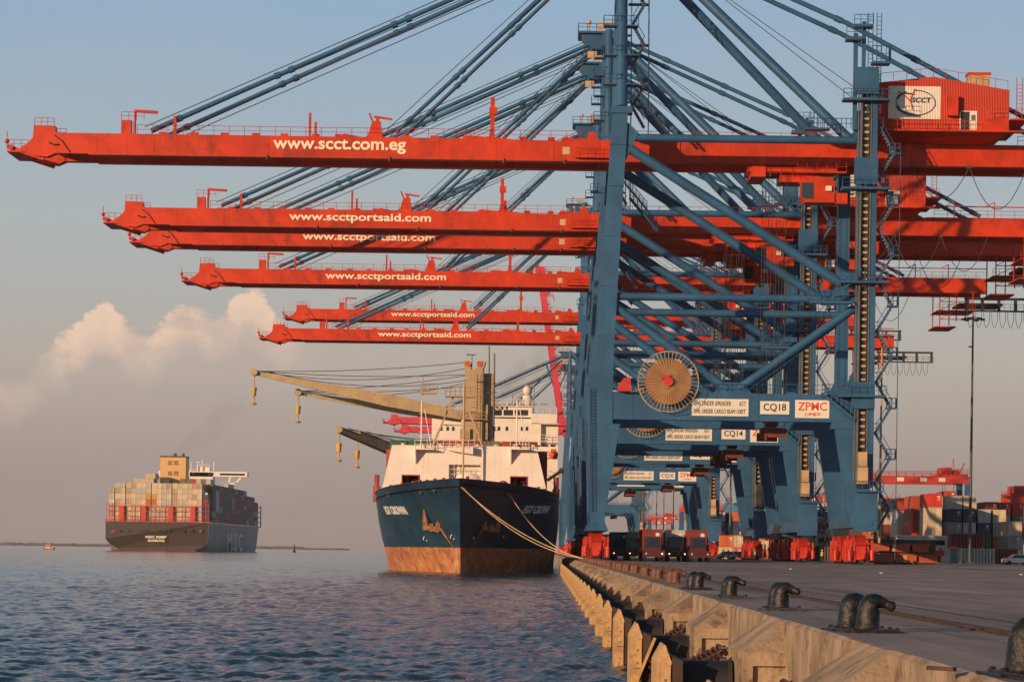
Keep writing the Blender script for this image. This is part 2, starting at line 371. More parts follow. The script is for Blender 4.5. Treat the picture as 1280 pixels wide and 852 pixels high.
w.build('quay_wall', CONC, smooth=False, label='long weathered concrete quay wall with splayed edge and sunken panels above the water', cat='quay wall')
# crane rail in its rusty slot, cable slot, joints of the cope
m = MB(); m.box(5.62, 5.98, -40, 1400, -0.02, 0.004); m.box(5.76, 5.84, -40, 1400, 0, 0.03); m.box(5.60, 5.63, -40, 1400, -.02, 0.02); m.box(5.97, 6.0, -40, 1400, -.02, 0.02)
m.build('crane_rail', RUSTC, smooth=False, label='rusty waterside crane rail sunk in the quay behind the bollards', cat='crane rail')
m = MB(); m.box(36.1, 36.5, -40, 1400, -0.02, 0.004); m.box(36.26, 36.34, -40, 1400, 0, 0.03)
m.build('crane_rail', RUSTC, smooth=False, label='landside crane rail running under the right-hand crane legs', cat='crane rail')
m = MB(); m.box(6.85, 6.97, -40, 1400, -0.02, 0.006)
m.build('cable_slot', RUSTC, smooth=False, label='thin rusty cable slot cut in the paving beside the crane rail', cat='cable slot')

# far breakwater, work boat and marker
m = MB(); rnd = random.Random(4)
pts = [(-2400 + i * 22, 0) for i in range(0, 84)]
for i in range(len(pts) - 1):
    x0, x1 = pts[i][0], pts[i + 1][0]; h = 8.5 + rnd.uniform(-1.4, 1.2); h2 = 8.5 + rnd.uniform(-1.4, 1.2)
    if i > 76: h *= 0.6; h2 *= 0.6
    m.hull([(x0, 7380, WZ - 1), (x1, 7380, WZ - 1), (x1, 7440, WZ - 1), (x0, 7440, WZ - 1)], [(x0, 7395, WZ + h), (x1, 7395, WZ + h2), (x1, 7420, WZ + h2), (x0, 7420, WZ + h)])
fit_origin(m.build('breakwater', mat('breakwater_rock', (0.10, 0.09, 0.08), 0.9, var=0.4, scale=0.05), smooth=False, label='long low dark rock breakwater on the horizon at the far left', cat='breakwater'))
ORANGE = mat('boat_orange', (0.62, 0.14, 0.04), 0.5)
p = at(61, 684, 1500); b0 = empty('work_boat', (p.x, 1500, WZ), 0, 'tiny orange and white work boat on the horizon left of the container ship', 'boat')
h = MB(); h.hull([(-2.8, -1, -.3), (2.6, -1, -.3), (3.0, 0, -.3), (2.6, 1, -.3), (-2.8, 1, -.3)], [(-3, -1.4, 1.1), (3, -1.4, 1.1), (4.0, 0, 1.5), (3, 1.4, 1.1), (-3, 1.4, 1.1)]); h.build('hull', ORANGE, b0)
h = MB(); h.box(-1.6, .9, -.9, .9, 1.1, 2.6); h.box(-1.7, 1.0, -1, 1, 2.6, 2.75); h.build('cabin', WHITE, b0, smooth=False)
h = MB(); h.box(-1.4, .7, -.93, -.9, 1.8, 2.4); h.build('window', GLASS, b0, smooth=False)
h = MB(); h.tube((-.4, 0, 2.75), (-.4, 0, 5.2), .09); h.tube((-1, 0, 4.2), (.2, 0, 4.2), .05); h.build('mast', WHITE, b0)
p = at(368, 688, 1900); b0 = empty('channel_marker', (p.x, 1900, WZ), 0, 'tiny dark channel marker post standing in the water right of the container ship', 'buoy')
h = MB(); h.tube((0, 0, -.5), (0, 0, 1.2), 1.3, 1.1); h.build('float', DARK, b0)
h = MB(); h.tube((0, 0, 1.2), (0, 0, 5.0), .45, .2); h.ball((0, 0, 5.3), .5); h.build('post', DARK, b0)

# ---------------------------------------------------------------- bollards
BLKP = mat('bollard_black_paint', (0.010, 0.012, 0.013), 0.40, var=0.35, scale=9, bump=0.9, spec=0.4, dirt=(0.12, 0.06, 0.03), dirt_amt=0.5, dirt_scale=9)
RUSTP = mat('bollard_rust', (0.13, 0.050, 0.022), 0.6, var=0.35, scale=6, bump=0.5, dirt=(0.07, 0.035, 0.025), dirt_amt=0.6, dirt_scale=7)
def horn():
    m = MB(); m.path([(0, 0, 0.05), (0, 0, .09), (.004, 0, .2), (.012, 0, .30), (.03, 0, .36), (.065, 0, .405), (.11, 0, .42), (.155, 0, .418), (.21, 0, .40), (.27, 0, .375), (.315, 0, .358), (.35, 0, .345), (.37, 0, .34)],
       [.185, .165, .155, .152, .150, .135, .112, .092, .072, .062, .073, .065, .03], n=18); return m
def make_bollard(material):
    r = empty('bollard', (0, 0, 0)); pl = MB(); pl.box(-.38, .42, -.36, .30, 0.0, .028); pl.box(-.33, .37, -.31, 1.0, .0, .05)
    pl.box(-.42, .3, .35, 1.05, 0, .03)
    for sx in (-.3, .34):
        for sy in (-.27, .1, .6, .94): pl.tube((sx, sy, .04), (sx, sy, .075), .03, n=6)
    pl.build('base_plate', material, r, smooth=False)
    hm = horn().mesh('horn', material)
    for (ax, ay, rz) in ((0, 0, R(-12)), (-.10, .68, R(12))):
        o = bpy.data.objects.new('horn', hm); COL.objects.link(o); o.location = (ax, ay, 0); o.rotation_euler = (0, 0, rz); o.parent = r
    return r
pb = make_bollard(BLKP); pr = make_bollard(RUSTP)
ORD = ['nearest', 'second', 'third', 'fourth', 'fifth', 'sixth', 'seventh', 'eighth', 'ninth', 'tenth', 'eleventh', 'twelfth', 'thirteenth', 'fourteenth', 'fifteenth', 'sixteenth', 'seventeenth', 'eighteenth', 'nineteenth', 'twentieth', 'twenty-first', 'twenty-second', 'twenty-third', 'twenty-fourth', 'twenty-fifth', 'twenty-sixth']
ub = ur = False; rv = random.Random(2)
for i in range(25):
    Y = B0 + BS * i
    if i < 5:
        o = pb if not ub else copy_tree(pb); ub = True
        lab = ['black twin-horned bollard cut off by the right edge of the photo', 'black twin-horned bollard second from the right edge, glossy and complete', 'black twin-horned bollard third from the right edge', 'black twin-horned bollard fourth from the right edge', 'smallest black bollard, next to the rusty ones'][i]
    else:
        o = pr if not ur else copy_tree(pr); ur = True
        lab = 'rusty brown bollard nearest the camera, beside the black ones' if i == 5 else f'rusty brown bollard, {ORD[i-5]} of the rusty row counted from the camera'
    o.location = (4.03, Y, 0.0); o.scale = (.93, .93, .93); o.rotation_euler = (0, 0, rv.uniform(-.12, .12)); tag(o, lab, 'bollard', 'bollards along the quay edge')

# ---------------------------------------------------------------- fenders
TIMB = mat('weathered_fender_timber', (0.50, 0.32, 0.14), 0.75, var=0.3, scale=3.0, bump=0.7, dirt=(0.13, 0.075, 0.045), dirt_amt=0.65, dirt_scale=3.0, streak=0.4)
PLATE = mat('fender_back_plate', (0.045, 0.024, 0.016), 0.7, var=0.35, scale=2, dirt=(0.04, 0.025, 0.02), dirt_amt=.6)
RUB = mat('black_fender_rubber', (0.012, 0.012, 0.013), 0.65, var=0.3, bump=0.3)
CHN = mat('rusty_chain', (0.08, 0.035, 0.02), 0.55, metal=0.3, var=0.4, scale=8, bump=0.3)
ZINC = mat('zinc_bolt', (0.55, 0.5, 0.42), 0.3, metal=0.9, var=0.1)
def chain_mb(p, q, drop, link=0.36, r=0.030):
    m = MB(); P = sag(p, q, drop, 40); Ls = [0]
    for a, b in zip(P, P[1:]): Ls.append(Ls[-1] + (b - a).length)
    n = int(Ls[-1] / (link * 0.66))
    for i in range(n):
        s = (i + .5) / n * Ls[-1]; j = max(0, min(len(P) - 2, next((k for k in range(len(Ls)) if Ls[k] > s), len(Ls) - 1) - 1))
        c = P[j].lerp(P[j + 1], (s - Ls[j]) / max(1e-6, Ls[j + 1] - Ls[j])); d = (P[j + 1] - P[j]).normalized()
        a = d.cross(Vector((0, 0, 1))).normalized(); b = a.cross(d); u = (a + b).normalized() if i % 2 else (a - b).normalized()
        ring = [c + d * math.cos(t) * link * .5 + u * math.sin(t) * link * .30 for t in [2 * math.pi * x / 10 for x in range(10)]]
        m.path(ring, r, n=5, closed=True)
    return m
def make_fender(bolts=True):
    r = empty('fender', (0, 0, 0))
    f = MB()                       # timber facing with a pointed head, a darker back plate behind it
    f.hull([(1.66, -.78, -3.2), (1.90, -.78, -3.2), (1.90, .78, -3.2), (1.66, .78, -3.2)], [(1.66, -.78, -.68), (1.90, -.78, -.68), (1.90, .78, -.68), (1.66, .78, -.68)])
    f.hull([(1.66, -.78, -.68), (1.90, -.78, -.68), (1.90, .78, -.68), (1.66, .78, -.68)], [(1.79, -.70, -.43), (1.81, -.70, -.43), (1.81, .70, -.43), (1.79, .70, -.43)])
    f.box(1.652, 1.66, -.03, .03, -3.2, -.70)
    f.build('timber_facing', TIMB, r, smooth=False)
    g = MB(); g.hull([(1.90, -.80, -3.2), (2.07, -.80, -3.2), (2.07, .80, -3.2), (1.90, .80, -3.2)], [(1.905, -.80, -.60), (2.07, -.80, -.66), (2.07, .80, -.66), (1.905, .80, -.60)])
    g.build('back_plate', PLATE, r, smooth=False)
    for z in (-.95, -1.2, -1.6, -2.1) if bolts else ():
        e = MB(); e.tube((1.80, -.845, z), (1.80, -.80, z), .020, n=6); e.build('bolt', ZINC, r)
    b = MB(); b.box(1.71, 1.885, -.83, -.783, -1.3, -.72); b.box(1.71, 1.885, -.83, -.783, -2.5, -1.315)
    b.build('face_board', TIMB, r, smooth=False)
    c = MB(); c.path([(2.07, .1, -1.02), (2.12, .1, -1.02), (2.5, .1, -1.02), (2.80, .1, -1.02), (2.858, .1, -1.02)], [.40, .34, .34, .34, .40], n=20); c.build('rubber_cylinder', RUB, r)
    for (pa, pb_, dr) in (((2.95, -8.6, -.62), (2.09, -.75, -1.22), .14), ((2.97, -8.6, -.80), (2.09, -.75, -1.34), .26)):
        chain_mb(pa, pb_, dr).build('chain', CHN, r)
    s = MB(); s.tube((2.86, -8.75, -.60), (3.02, -8.75, -.60), .022); s.tube((2.88, -8.75, -.80), (3.02, -8.75, -.80), .022); s.build('shackle', ZINC, r)
    return r
pf = make_fender(); pf2 = make_fender(False)
for i in range(27):
    o = pf if i == 0 else pf2 if i == 8 else copy_tree(pf if i < 8 else pf2); o.location = (0, FY0 + FS * i, 0)
    o.rotation_euler = (0, 0, 0)
    lab = ('timber-faced fender barely peeking in at the bottom edge of the photo' if i == 0 else 'nearest full timber-faced fender post with its thick black rubber cylinder' if i == 1 else 'fender post with a loose board leaning diagonally across its face' if i == 2 else f'timber-faced fender post, {ORD[i-1]} of the full posts counted from the camera')
    tag(o, lab, 'fender', 'fenders along the quay wall')
    if i == 2:
        b = MB(); b.beam((1.80, -.9, -1.55), (2.14, -.9, -.70), .05, .17)
        b.v = [(x, y, z) for x, y, z in b.v]; ob = b.build('loose_board', TIMB, o, smooth=False); ob['label'] = 'loose pale board leaning diagonally'
# bits lying on the quay
p = at(1175, 838, 3200 * .95 / 141); m = MB(); m.beam((-.10, -.0, .022), (.09, -.22, .022), .05, .035)
m.build('scrap_stick', RUSTC, loc=(p.x, p.y, 0), smooth=False, label='rusty scrap of wood lying on the splayed quay edge near the camera', cat='scrap')
PAPER = mat('litter_paper', (0.6, 0.55, 0.5), 0.7)
for i, (px, py, lab) in enumerate(((1101, 716, 'small pale scrap of litter on the paving below the landside leg'), (988, 711, 'small pale scrap of litter on the paving left of the standing worker'), (1276, 718, 'small pale scrap of litter at the right edge of the paving'))):
    hy = VY + (px - VX) * math.sin(ROLL); Y = F * HC / (py - hy); q = at(px, py, Y); m = MB(); m.hull([(-.1, -.06, 0), (.11, -.05, 0), (.08, .06, 0), (-.1, .05, 0)], [(-.05, -.03, .06), (.06, -.03, .04), (.05, .03, .05), (-.05, .03, .03)])
    m.build('litter', PAPER, loc=(q.x, Y, 0), smooth=False, label=lab, cat='litter')
# ---------------------------------------------------------------- ship-to-shore cranes
OX = 5.9                                   # waterside rail; crane x is measured from it
def wheel(m, c, r=.36, t=.24):
    m.path([(c[0] - t / 2, c[1], c[2]), (c[0] + t / 2, c[1], c[2])], r, n=14)
def make_crane(HG=49.0, red=RED, boom_up=0.0, full=True, name='gantry_crane'):
    r = empty(name); X = lambda x: x - OX
    dZ = HG - 49.0; ZT = HG + 5.5; ZA = HG + 30.0; ZM = 31.8 + dZ * .5
    for s in (-1, 1):
        y = 10.0 * s
        m = MB()                                            # waterside leg
        m.hull([(X(5.05), y - .75, 5.2), (X(6.85), y - .75, 5.2), (X(6.85), y + .75, 5.2), (X(5.05), y + .75, 5.2)],
               [(X(4.75), y - .9, 16.4), (X(8.5), y - .9, 16.4), (X(8.5), y + .9, 16.4), (X(4.75), y + .9, 16.4)])
        m.box(X(4.6), X(7.6), y - .95, y + .95, 16.4, 20.6)
        m.hull([(X(4.6), y - .9, 20.6), (X(7.6), y - .9, 20.6), (X(7.6), y + .9, 20.6), (X(4.6), y + .9, 20.6)],
               [(X(5.6), y - .9, 26), (X(7.7), y - .9, 26), (X(7.7), y + .9, 26), (X(5.6), y + .9, 26)])
        m.hull([(X(5.6), y - .9, 26), (X(7.7), y - .9, 26), (X(7.7), y + .9, 26), (X(5.6), y + .9, 26)],
               [(X(7.1), y - .8, ZT - .8), (X(8.95), y - .8, ZT - .8), (X(8.95), y + .8, ZT - .8), (X(7.1), y + .8, ZT - .8)])
        m.box(X(6.95), X(9.5), y - 1.0, y + 1.0, ZT - .8, ZT)
        m.hull([(X(8.4), y - .5, HG - 1.5), (X(9.2), y - .5, HG), (X(9.2), y + .5, HG), (X(8.4), y + .5, HG - 1.5)],
               [(X(8.6), y - .5, HG + 4), (X(10.3), y - .5, HG + 2.4), (X(10.3), y + .5, HG + 2.4), (X(8.6), y + .5, HG + 4)])
        for z in (27, 33, 39, 45, 50):
            t_ = (z - 26) / (ZT - .8 - 26); xa_ = 5.6 + 1.5 * t_; xb_ = 7.7 + 1.25 * t_; m.box(X(xa_) - .04, X(xb_) + .04, y - .94, y + .94, z - .06, z + .06)
        for z in (8, 11.5, 16.38): t_ = (z - 5.2) / 11.2; m.box(X(5.05 - .3 * t_) - .04, X(6.85 + 1.65 * t_) + .04, y - .80 - .15 * t_, y + .80 + .15 * t_, z - .05, z + .05)
        m.build('waterside_leg', BLUE, r)
        m = MB()                                            # mast post up to the apex
        m.path([(X(8.2), y, ZT), (X(8.2), y * .75, ZT + 8), (X(8.2), y * .3, ZA)], [.72, .70, .62], n=14); m.build('mast_post', BLUE, r)
        m = MB()                                            # landside leg: splayed foot, straight column
        m.hull([(X(36.2), y - .75, 5.2), (X(38.6), y - .75, 5.2), (X(38.6), y + .75, 5.2), (X(36.2), y + .75, 5.2)],
               [(X(34.4), y - .85, 16.3), (X(38.7), y - .85, 16.3), (X(38.7), y + .85, 16.3), (X(34.4), y + .85, 16.3)])
        m.box(X(33.9), X(38.7), y - .95, y + .95, 16.2, 17.2)
        m.hull([(X(35.2), y - .8, 20.2), (X(38.3), y - .8, 20.2), (X(38.3), y + .8, 20.2), (X(35.2), y + .8, 20.2)],
               [(X(36.4), y - .8, 23), (X(38.1), y - .8, 23), (X(38.1), y + .8, 23), (X(36.4), y + .8, 23)])
        m.box(X(36.6), X(38.1), y - .8, y + .8, 23, HG + 3.5)
        m.box(X(34.6), X(36.6), y - .3, y + .3, 33.0 + dZ * .5, 35.0 + dZ * .5)
        m.build('landside_leg', BLUE, r)
        m = MB(); m.box(X(7.6), X(38.5), y - .85, y + .85, 17.0, 20.3)
        for x in (10, 15, 20, 25, 30): m.box(X(x), X(x) + .06, y - .9, y - .85, 17.0, 20.3)
        m.hull([(X(19.6), y - .4, 20.3), (X(24.4), y - .4, 20.3), (X(24.4), y + .4, 20.3), (X(19.6), y + .4, 20.3)],
               [(X(21), y - .4, 21.6), (X(23), y - .4, 21.6), (X(23), y + .4, 21.6), (X(21), y + .4, 21.6)])
        m.build('portal_beam', BLUE, r)
        if s < 0:
            m = MB()
            for xx in (0, .5): m.tube((X(5.0 + xx), y - 1.15, 4.2), (X(4.9 + xx), y - 1.15, 20.6), .045, n=4)
            for i in range(40): m.tube((X(5.0), y - 1.15, 4.5 + i * .4), (X(5.5), y - 1.15, 4.5 + i * .4), .03, n=4)
            m.build('ladder', DBLUE, r, smooth=False)
        m = MB(); m.rail([(X(12), y + .7 * s, 20.3), (X(33), y + .7 * s, 20.3)], step=1.6); m.build('railing', BLUE, r)
        for (p, q, rad) in (((9.2, HG + 1.9), (36.8, HG + 1.9), .47), ((9.2, HG + .6), (34.9, 33.7 + dZ * .5), .60), ((7.2, ZM), (36.8, ZM), .48),
                            ((7.4, ZM - 1.0), (21.4, 20.8), .55), ((22.8, 20.9), (36.6, ZM - 1.0), .55)):
            m = MB(); m.tube((X(p[0]), y, p[1]), (X(q[0]), y, q[1]), rad, n=14); m.build('brace', BLUE, r)
        # inclined legs from the apex back to the landside leg tops
        m = MB(); m.tube((X(8.4), 3.0 * s, ZA - .5), (X(36.0), 7.6 * s, HG + 2.4), .60, n=14); m.build('back_leg', BLUE, r)
        m = MB(); m.path([(X(8.6), 2.4 * s, ZA - .6), (X(36), 3.2 * s, HG + 17.4), (X(64), 3.6 * s, HG + 2.9)], .30, n=10)
        for (pa, pb_) in ((Vector((X(8.6), 2.4 * s, ZA - .6)), Vector((X(36), 3.2 * s, HG + 17.4))), (Vector((X(36), 3.2 * s, HG + 17.4)), Vector((X(64), 3.6 * s, HG + 2.9)))):
            for t in (.3, .62, .96):
                c = pa.lerp(pb_, t); d = (pb_ - pa).normalized(); m.tube(c - d * .5, c + d * .5, .38, n=10)
        m.build('backstay', BLUE, r)
    # cross members joining the two frames, sill beams above the bogies
    m = MB()
    m.box(X(5.2), X(6.7), -9, 9, 17.5, 20.0); m.build('cross_beam', BLUE, r)
    m = MB(); m.box(X(36.5), X(38.0), -9, 9, 17.5, 20.0); m.build('cross_beam', BLUE, r)
    m = MB(); m.box(X(7.4), X(8.9), -9.2, 9.2, HG + 3.2, HG + 5.2); m.build('cross_beam', BLUE, r)
    m = MB(); m.box(X(36.5), X(37.9), -9.2, 9.2, HG + 2.6, HG + 3.5); m.build('cross_beam', BLUE, r)
    for xc in (5.9, 37.4):
        m = MB(); xa = X(xc - (.85 if xc < 10 else 1.15)); xb = X(xc + (.95 if xc < 10 else 1.15))
        m.box(xa, xb, -12, 12, 4.4, 5.9)
        if xc < 10: m.hull([(xa - .5, -12.6, 3.6), (xb + .4, -12.6, 3.6), (xb + .4, 12.6, 3.6), (xa - .5, 12.6, 3.6)], [(xa, -12, 4.6), (xb, -12, 4.6), (xb, 12, 4.6), (xa, 12, 4.6)])
        m.build('sill_beam', BLUE, r)
    # bogies: equaliser beams over wheel trucks, four sets on each rail
    bg_ = MB(); wh = MB()
    for s in (-1, 1):
        bg_.hull([(-.75, 6.2 * s - 2.6, 3.0), (.75, 6.2 * s - 2.6, 3.0), (.75, 6.2 * s + 2.6, 3.0), (-.75, 6.2 * s + 2.6, 3.0)] if False else [(-.7, s * 3 - 2.4, 2.3), (.7, s * 3 - 2.4, 2.3), (.7, s * 3 + 2.4, 2.3), (-.7, s * 3 + 2.4, 2.3)],
                 [(-.7, s * 3 - .6, 3.5), (.7, s * 3 - .6, 3.5), (.7, s * 3 + .6, 3.5), (-.7, s * 3 + .6, 3.5)])
        for k in (-1, 1):
            yc = s * 3 + k * 1.55
            bg_.hull([(-.55, yc - 1.3, .55), (.55, yc - 1.3, .55), (.55, yc + 1.3, .55), (-.55, yc + 1.3, .55)], [(-.55, yc - .5, 2.4), (.55, yc - .5, 2.4), (.55, yc + .5, 2.4), (-.55, yc + .5, 2.4)])
            for sx in (-.78, .78):
                bg_.hull([(sx - .14, yc - .7, .35), (sx + .14, yc - .7, .35), (sx + .14, yc + .7, .35), (sx - .14, yc + .7, .35)], [(sx - .14, yc - .3, 2.9), (sx + .14, yc - .3, 2.9), (sx + .14, yc + .3, 2.9), (sx - .14, yc + .3, 2.9)])
                bg_.path([(sx, yc - .2, 1.9), (sx * 1.35, yc - .2, 1.9)], .2, n=8)
            for w_ in (-.65, .65): wheel(wh, (0, yc + w_, .40), .37, .5)
    for sx in (-1.35, 1.3):
        bg_.path([(sx, -5.4, .5), (sx, -5.4, 1.7)], .28, n=10); bg_.box(sx - .2, sx + .2, -5.2, -3.6, .5, 1.2); bg_.box(sx - .12, sx + .12, -5.3, -5.0, 1.7, 2.9)
    bg_.path([(0, -6.3, 1.0), (0, -5.4, 1.0)], .35, n=12); bg_.box(-.5, .5, -5.6, -5.1, .6, 1.5)
    bm = bg_.mesh('bogie', BOGIE); wm = wh.mesh('wheel', DARK)
    for xc in (5.9, 37.4):
        for s in (-1, 1):
            o = bpy.data.objects.new('bogie', bm); COL.objects.link(o); o.parent = r; o.location = (X(xc), 7.6 * s, 0)
            q = bpy.data.objects.new('wheel', wm); COL.objects.link(q); q.parent = o
    # fixed girders and their walkway
    g = MB()
    for s in (-1, 1):
        a, b_ = (-4.0, -2.6) if s < 0 else (2.6, 4.0)
        g.box(X(5.84), X(79), a, b_, HG, HG + 2.5); g.box(X(5.84), X(79), a - .06, b_ + .06, HG - .12, HG); g.box(X(6.6), X(79), a - .06, b_ + .06, HG + 2.5, HG + 2.58)
        for x in range(12, 79, 8): g.box(X(x), X(x) + .1, a - .03, b_, HG, HG + 2.5)
    for x in (10, 22, 36, 52, 66, 78.2): g.box(X(x), X(x) + .8, -2.6, 2.6, HG + .8, HG + 2.3)
    gd = g.build('girder', red, r)
    for s in (-1, 1):
        m = MB(); m.rail([(X(10), 4.0 * s, HG + 2.58), (X(38), 4.0 * s, HG + 2.58)], step=2); m.rail([(X(57), 4.0 * s, HG + 2.58), (X(79), 4.0 * s, HG + 2.58)], step=2)
        if s < 0:
            for x in (60, 66, 72): m.tube((X(x), -4, HG + 2.6), (X(x), -4, HG + 5.0), .09); m.beam((X(x), -4, HG + 5), (X(x - 1.6), -4, HG + 4.2), .12, .12)
            m.tube((X(57), -4, HG + 4.3), (X(79), -4, HG + 4.3), .09)
        m.build('railing', red, gd)
    # rear service frames and hanging festoon loops
    m = MB(); z0 = HG - .1
    for x in (70.5, 73.5, 76.5):
        for y in (-4.2, 4.2): m.tube((X(x), y, z0 - 6.2 + (x - 70) * .3), (X(x), y, z0), .1, n=6)
    for z in (-1.6, -3.2, -4.8): m.tube((X(70.5), -4.2, z0 + z), (X(76.5), -4.2, z0 + z), .08, n=6); m.tube((X(70.5), -4.2, z0 + z), (X(73.5), -4.2, z0 + z + 1.5), .05, n=5)
    m.box(X(70), X(77), -4.4, 4.4, z0 - 3.3, z0 - 3.2); m.rail([(X(70), -4.4, z0 - 3.2), (X(77), -4.4, z0 - 3.2)], step=1)
    m.box(X(69.6), X(73.4), -4.6, 4.2, z0 - 6.3, z0 - 6.1); m.build('service_frame', red, gd)
    m = MB(); m.box(X(75), X(88), -4.2, -3.6, z0 - 1.2, z0 - .8); m.box(X(75), X(88), -4.6, -3.2, z0 - 3.3, z0 - 3.1); m.rail([(X(75), -4.6, z0 - 3.1), (X(88), -4.6, z0 - 3.1)], step=1.2)
    for x in (75.3, 78, 81, 84, 87.4): m.box(X(x), X(x) + .5, -4.2, -3.6, z0 - 3.1, z0 - .8)
    m.box(X(74), X(82), -4.0, 4.0, z0 - 2.2, z0 - 1.8); m.build('festoon_station', DARK, gd)
    m = MB()
    for i in range(8):
        x = 76 + i * 1.45; m = MB(); m.path([(X(x) + .55 * math.sin(t * math.pi / 2), -4.9, z0 - 3.2 - 3.2 * (1 - abs(t)) ** .45 * 1.0) for t in [-1 + j / 6 for j in range(13)]], .05, n=5); m.build('festoon_cable', ROPE, gd)
    for x in (44, 51, 58): m = MB(); m.path(sag((X(x), -4.7, z0 - .1), (X(x + 7), -4.7, z0 - .1), 5.2 if x > 45 else 4.0, 14), .055, n=5); m.box(X(x) - .25, X(x) + .25, -4.9, -4.1, z0 - .35, z0); m.build('festoon_cable', ROPE, gd)
    # boom, hinged at x = 6, drawn about its hinge so it can be raised
    hx, hz = X(6.0), HG + 1.2
    b = MB(); T = lambda x: x - 6.0; lo, hi = -1.2, 1.3
    for s in (-1, 1):
        a, c = (-4.0, -2.6) if s < 0 else (2.6, 4.0)
        b.prism([(T(5.8), lo), (T(5.8), hi - .2), (T(5.0), hi + 1.0), (T(4.4), hi + 1.0), (T(4.2), hi + .25), (T(1), hi - .15), (T(-8), hi), (T(-59), hi), (T(-61.0), hi), (T(-61.1), hi + .85), (T(-63.7), hi + .9), (T(-63.8), lo + 1.9), (T(-64.5), lo + 1.1), (T(-65.3), lo + .7), (T(-65.3), lo + .3), (T(-63.6), lo - .35), (T(-62.0), lo - .45), (T(-61), lo)], a, c)
        b.box(T(-57), T(5.8), a - .06, c + .06, lo - .14, lo)
        for x in range(-56, 4, 7): b.box(T(x), T(x) + .08, a - .03, c, lo, hi)
    for x in (-61.5, -49, -35, -20, -6, 3): b.box(T(x), T(x) + .9, -2.6, 2.6, lo + .6, hi - .2)
    bo = b.build('boom', red, r, loc=(hx, 0, hz)); bo.rotation_euler = (0, R(boom_up), 0)
    for s in (-1, 1):
        m = MB(); y = 3.95 * s; m.rail([(T(-51), y, hi), (T(3.5), y, hi)], step=1.9); m.rail([(T(-63.6), y, hi + .88), (T(-61.2), y, hi + .88)], h=.9, step=.8)
        m.build('railing', red, bo)
    m = MB(); m.box(T(-67), T(-64.8), -3.8, 3.8, lo + .1, lo + .3); m.beam((T(-67), -3.4, lo + .8), (T(-62.5), -3.4, lo - .6), .4, .5); m.beam((T(-67), 3.4, lo + .8), (T(-62.5), 3.4, lo - .6), .4, .5)
    m.rail([(T(-64.4), -3.8, lo + .6), (T(-67), -3.8, lo + .6)], h=1.0, step=1); m.tube((T(-66.5), -3.9, lo + .7), (T(-66.5), 3.9, lo + .7), .3, n=12); m.tube((T(-67), -3.8, lo + .8), (T(-67), -3.8, lo + 2.6), .06); m.ball((T(-67), -3.8, lo + 1.4), .3)
    m.build('nose_platform', red, bo)
    m = MB()
    m.box(T(-53), T(-51.8), -3.9, -2.8, hi, hi + 1.7); m.tube((T(-51.4), -3.4, hi), (T(-51.4), -3.4, hi + 3.0), .16); m.beam((T(-51.4), -3.4, hi + 2.9), (T(-48.6), -3.4, hi + 2.75), .3, .35); m.rail([(T(-53), -3.9, hi + 1.7), (T(-50.2), -3.9, hi + 1.7)], h=1, step=.9)
    m.build('davit', red, bo)
    m = MB(); m.hull([(T(-22.8), -3.9, hi), (T(-21), -3.9, hi), (T(-21), -2.8, hi), (T(-22.8), -2.8, hi)], [(T(-22.2), -3.9, hi + 2.0), (T(-21.2), -3.9, hi + 2.0), (T(-21.2), -2.8, hi + 2.0), (T(-22.2), -2.8, hi + 2.0)]); m.beam((T(-21.6), -3.4, hi + 2.0), (T(-21.6), -3.4, hi + 2.5), .4, .4); m.beam((T(-22), -3.4, hi + 2.6), (T(-19.8), -3.4, hi + 2.3), .25, .25); m.tube((T(-22.2), -3.4, hi + 2), (T(-22.6), -3.4, hi + 3.0), .12)
    m.build('davit', red, bo)
    for (x, hh, wd) in ((-46.6, 2.3, .35), (-30, 2.9, .28), (-29.3, 1.8, .28), (-7.7, 5.1, .5)):
        m = MB(); m.box(T(x), T(x) + wd, -3.8, -3.4, hi, hi + hh)
        if hh > 5: m.box(T(x) - .15, T(x) + wd + .3, -3.9, -3.3, hi + 3, hi + 3.9); m.box(T(x) - .15, T(x) + wd + .1, -3.9, -3.3, hi, hi + .5)
        m.build('boom_post', red, bo)
    m = MB(); rr = random.Random(5)
    for i in range(14):
        x = -49 + i * 3.7 + rr.random(); m = MB(); m.box(T(x), T(x) + .9, -3.7, -3.1, hi, hi + .35); m.build('deck_fitting', red, bo)
    for (x0, x1) in ((-26, -23), (-11, -5), (1, 4.5)): m = MB(); m.hull([(T(x0), -3.8, hi), (T(x1), -3.8, hi), (T(x1), -2.7, hi), (T(x0), -2.7, hi)], [(T(x0) + .3, -3.7, hi + .45), (T(x1) - .8, -3.7, hi + .1), (T(x1) - .8, -2.8, hi + .1), (T(x0) + .3, -2.8, hi + .45)]); m.build('deck_fitting', red, bo)
    m = MB(); m.path([(T(-61.2), -4.08, hi - .3), (T(-60.2), -4.1, hi - 1.0), (T(-59.2), -4.1, lo + .1)], .06, n=5); m.path([(T(-61.8), -4.08, lo + 1.3), (T(-61.2), -4.15, lo + 1.0), (T(-60.6), -4.1, lo + 1.05)], .09, n=5)
    for x in (-35, -20, -6, 1.5): m.tube((T(x), -4.12, lo + .05), (T(x), -4.12, lo - .45), .16, n=8)
    m.build('hatch_catch', DARK, bo)
    if full:
        m = MB(); m.box(T(1.2), T(2.1), -4.05, -4.0, lo + .7, hi - .9); m.build('hinge_hatch', TAN, bo, smooth=False)
        m = MB(); m.rail([(T(2.8), -4.6, lo + .4), (T(6.6), -4.6, lo + .4)], h=1.1, step=.9); m.box(T(2.8), T(6.8), -4.7, -4.0, lo + .25, lo + .4); m.build('hinge_platform', red, bo)
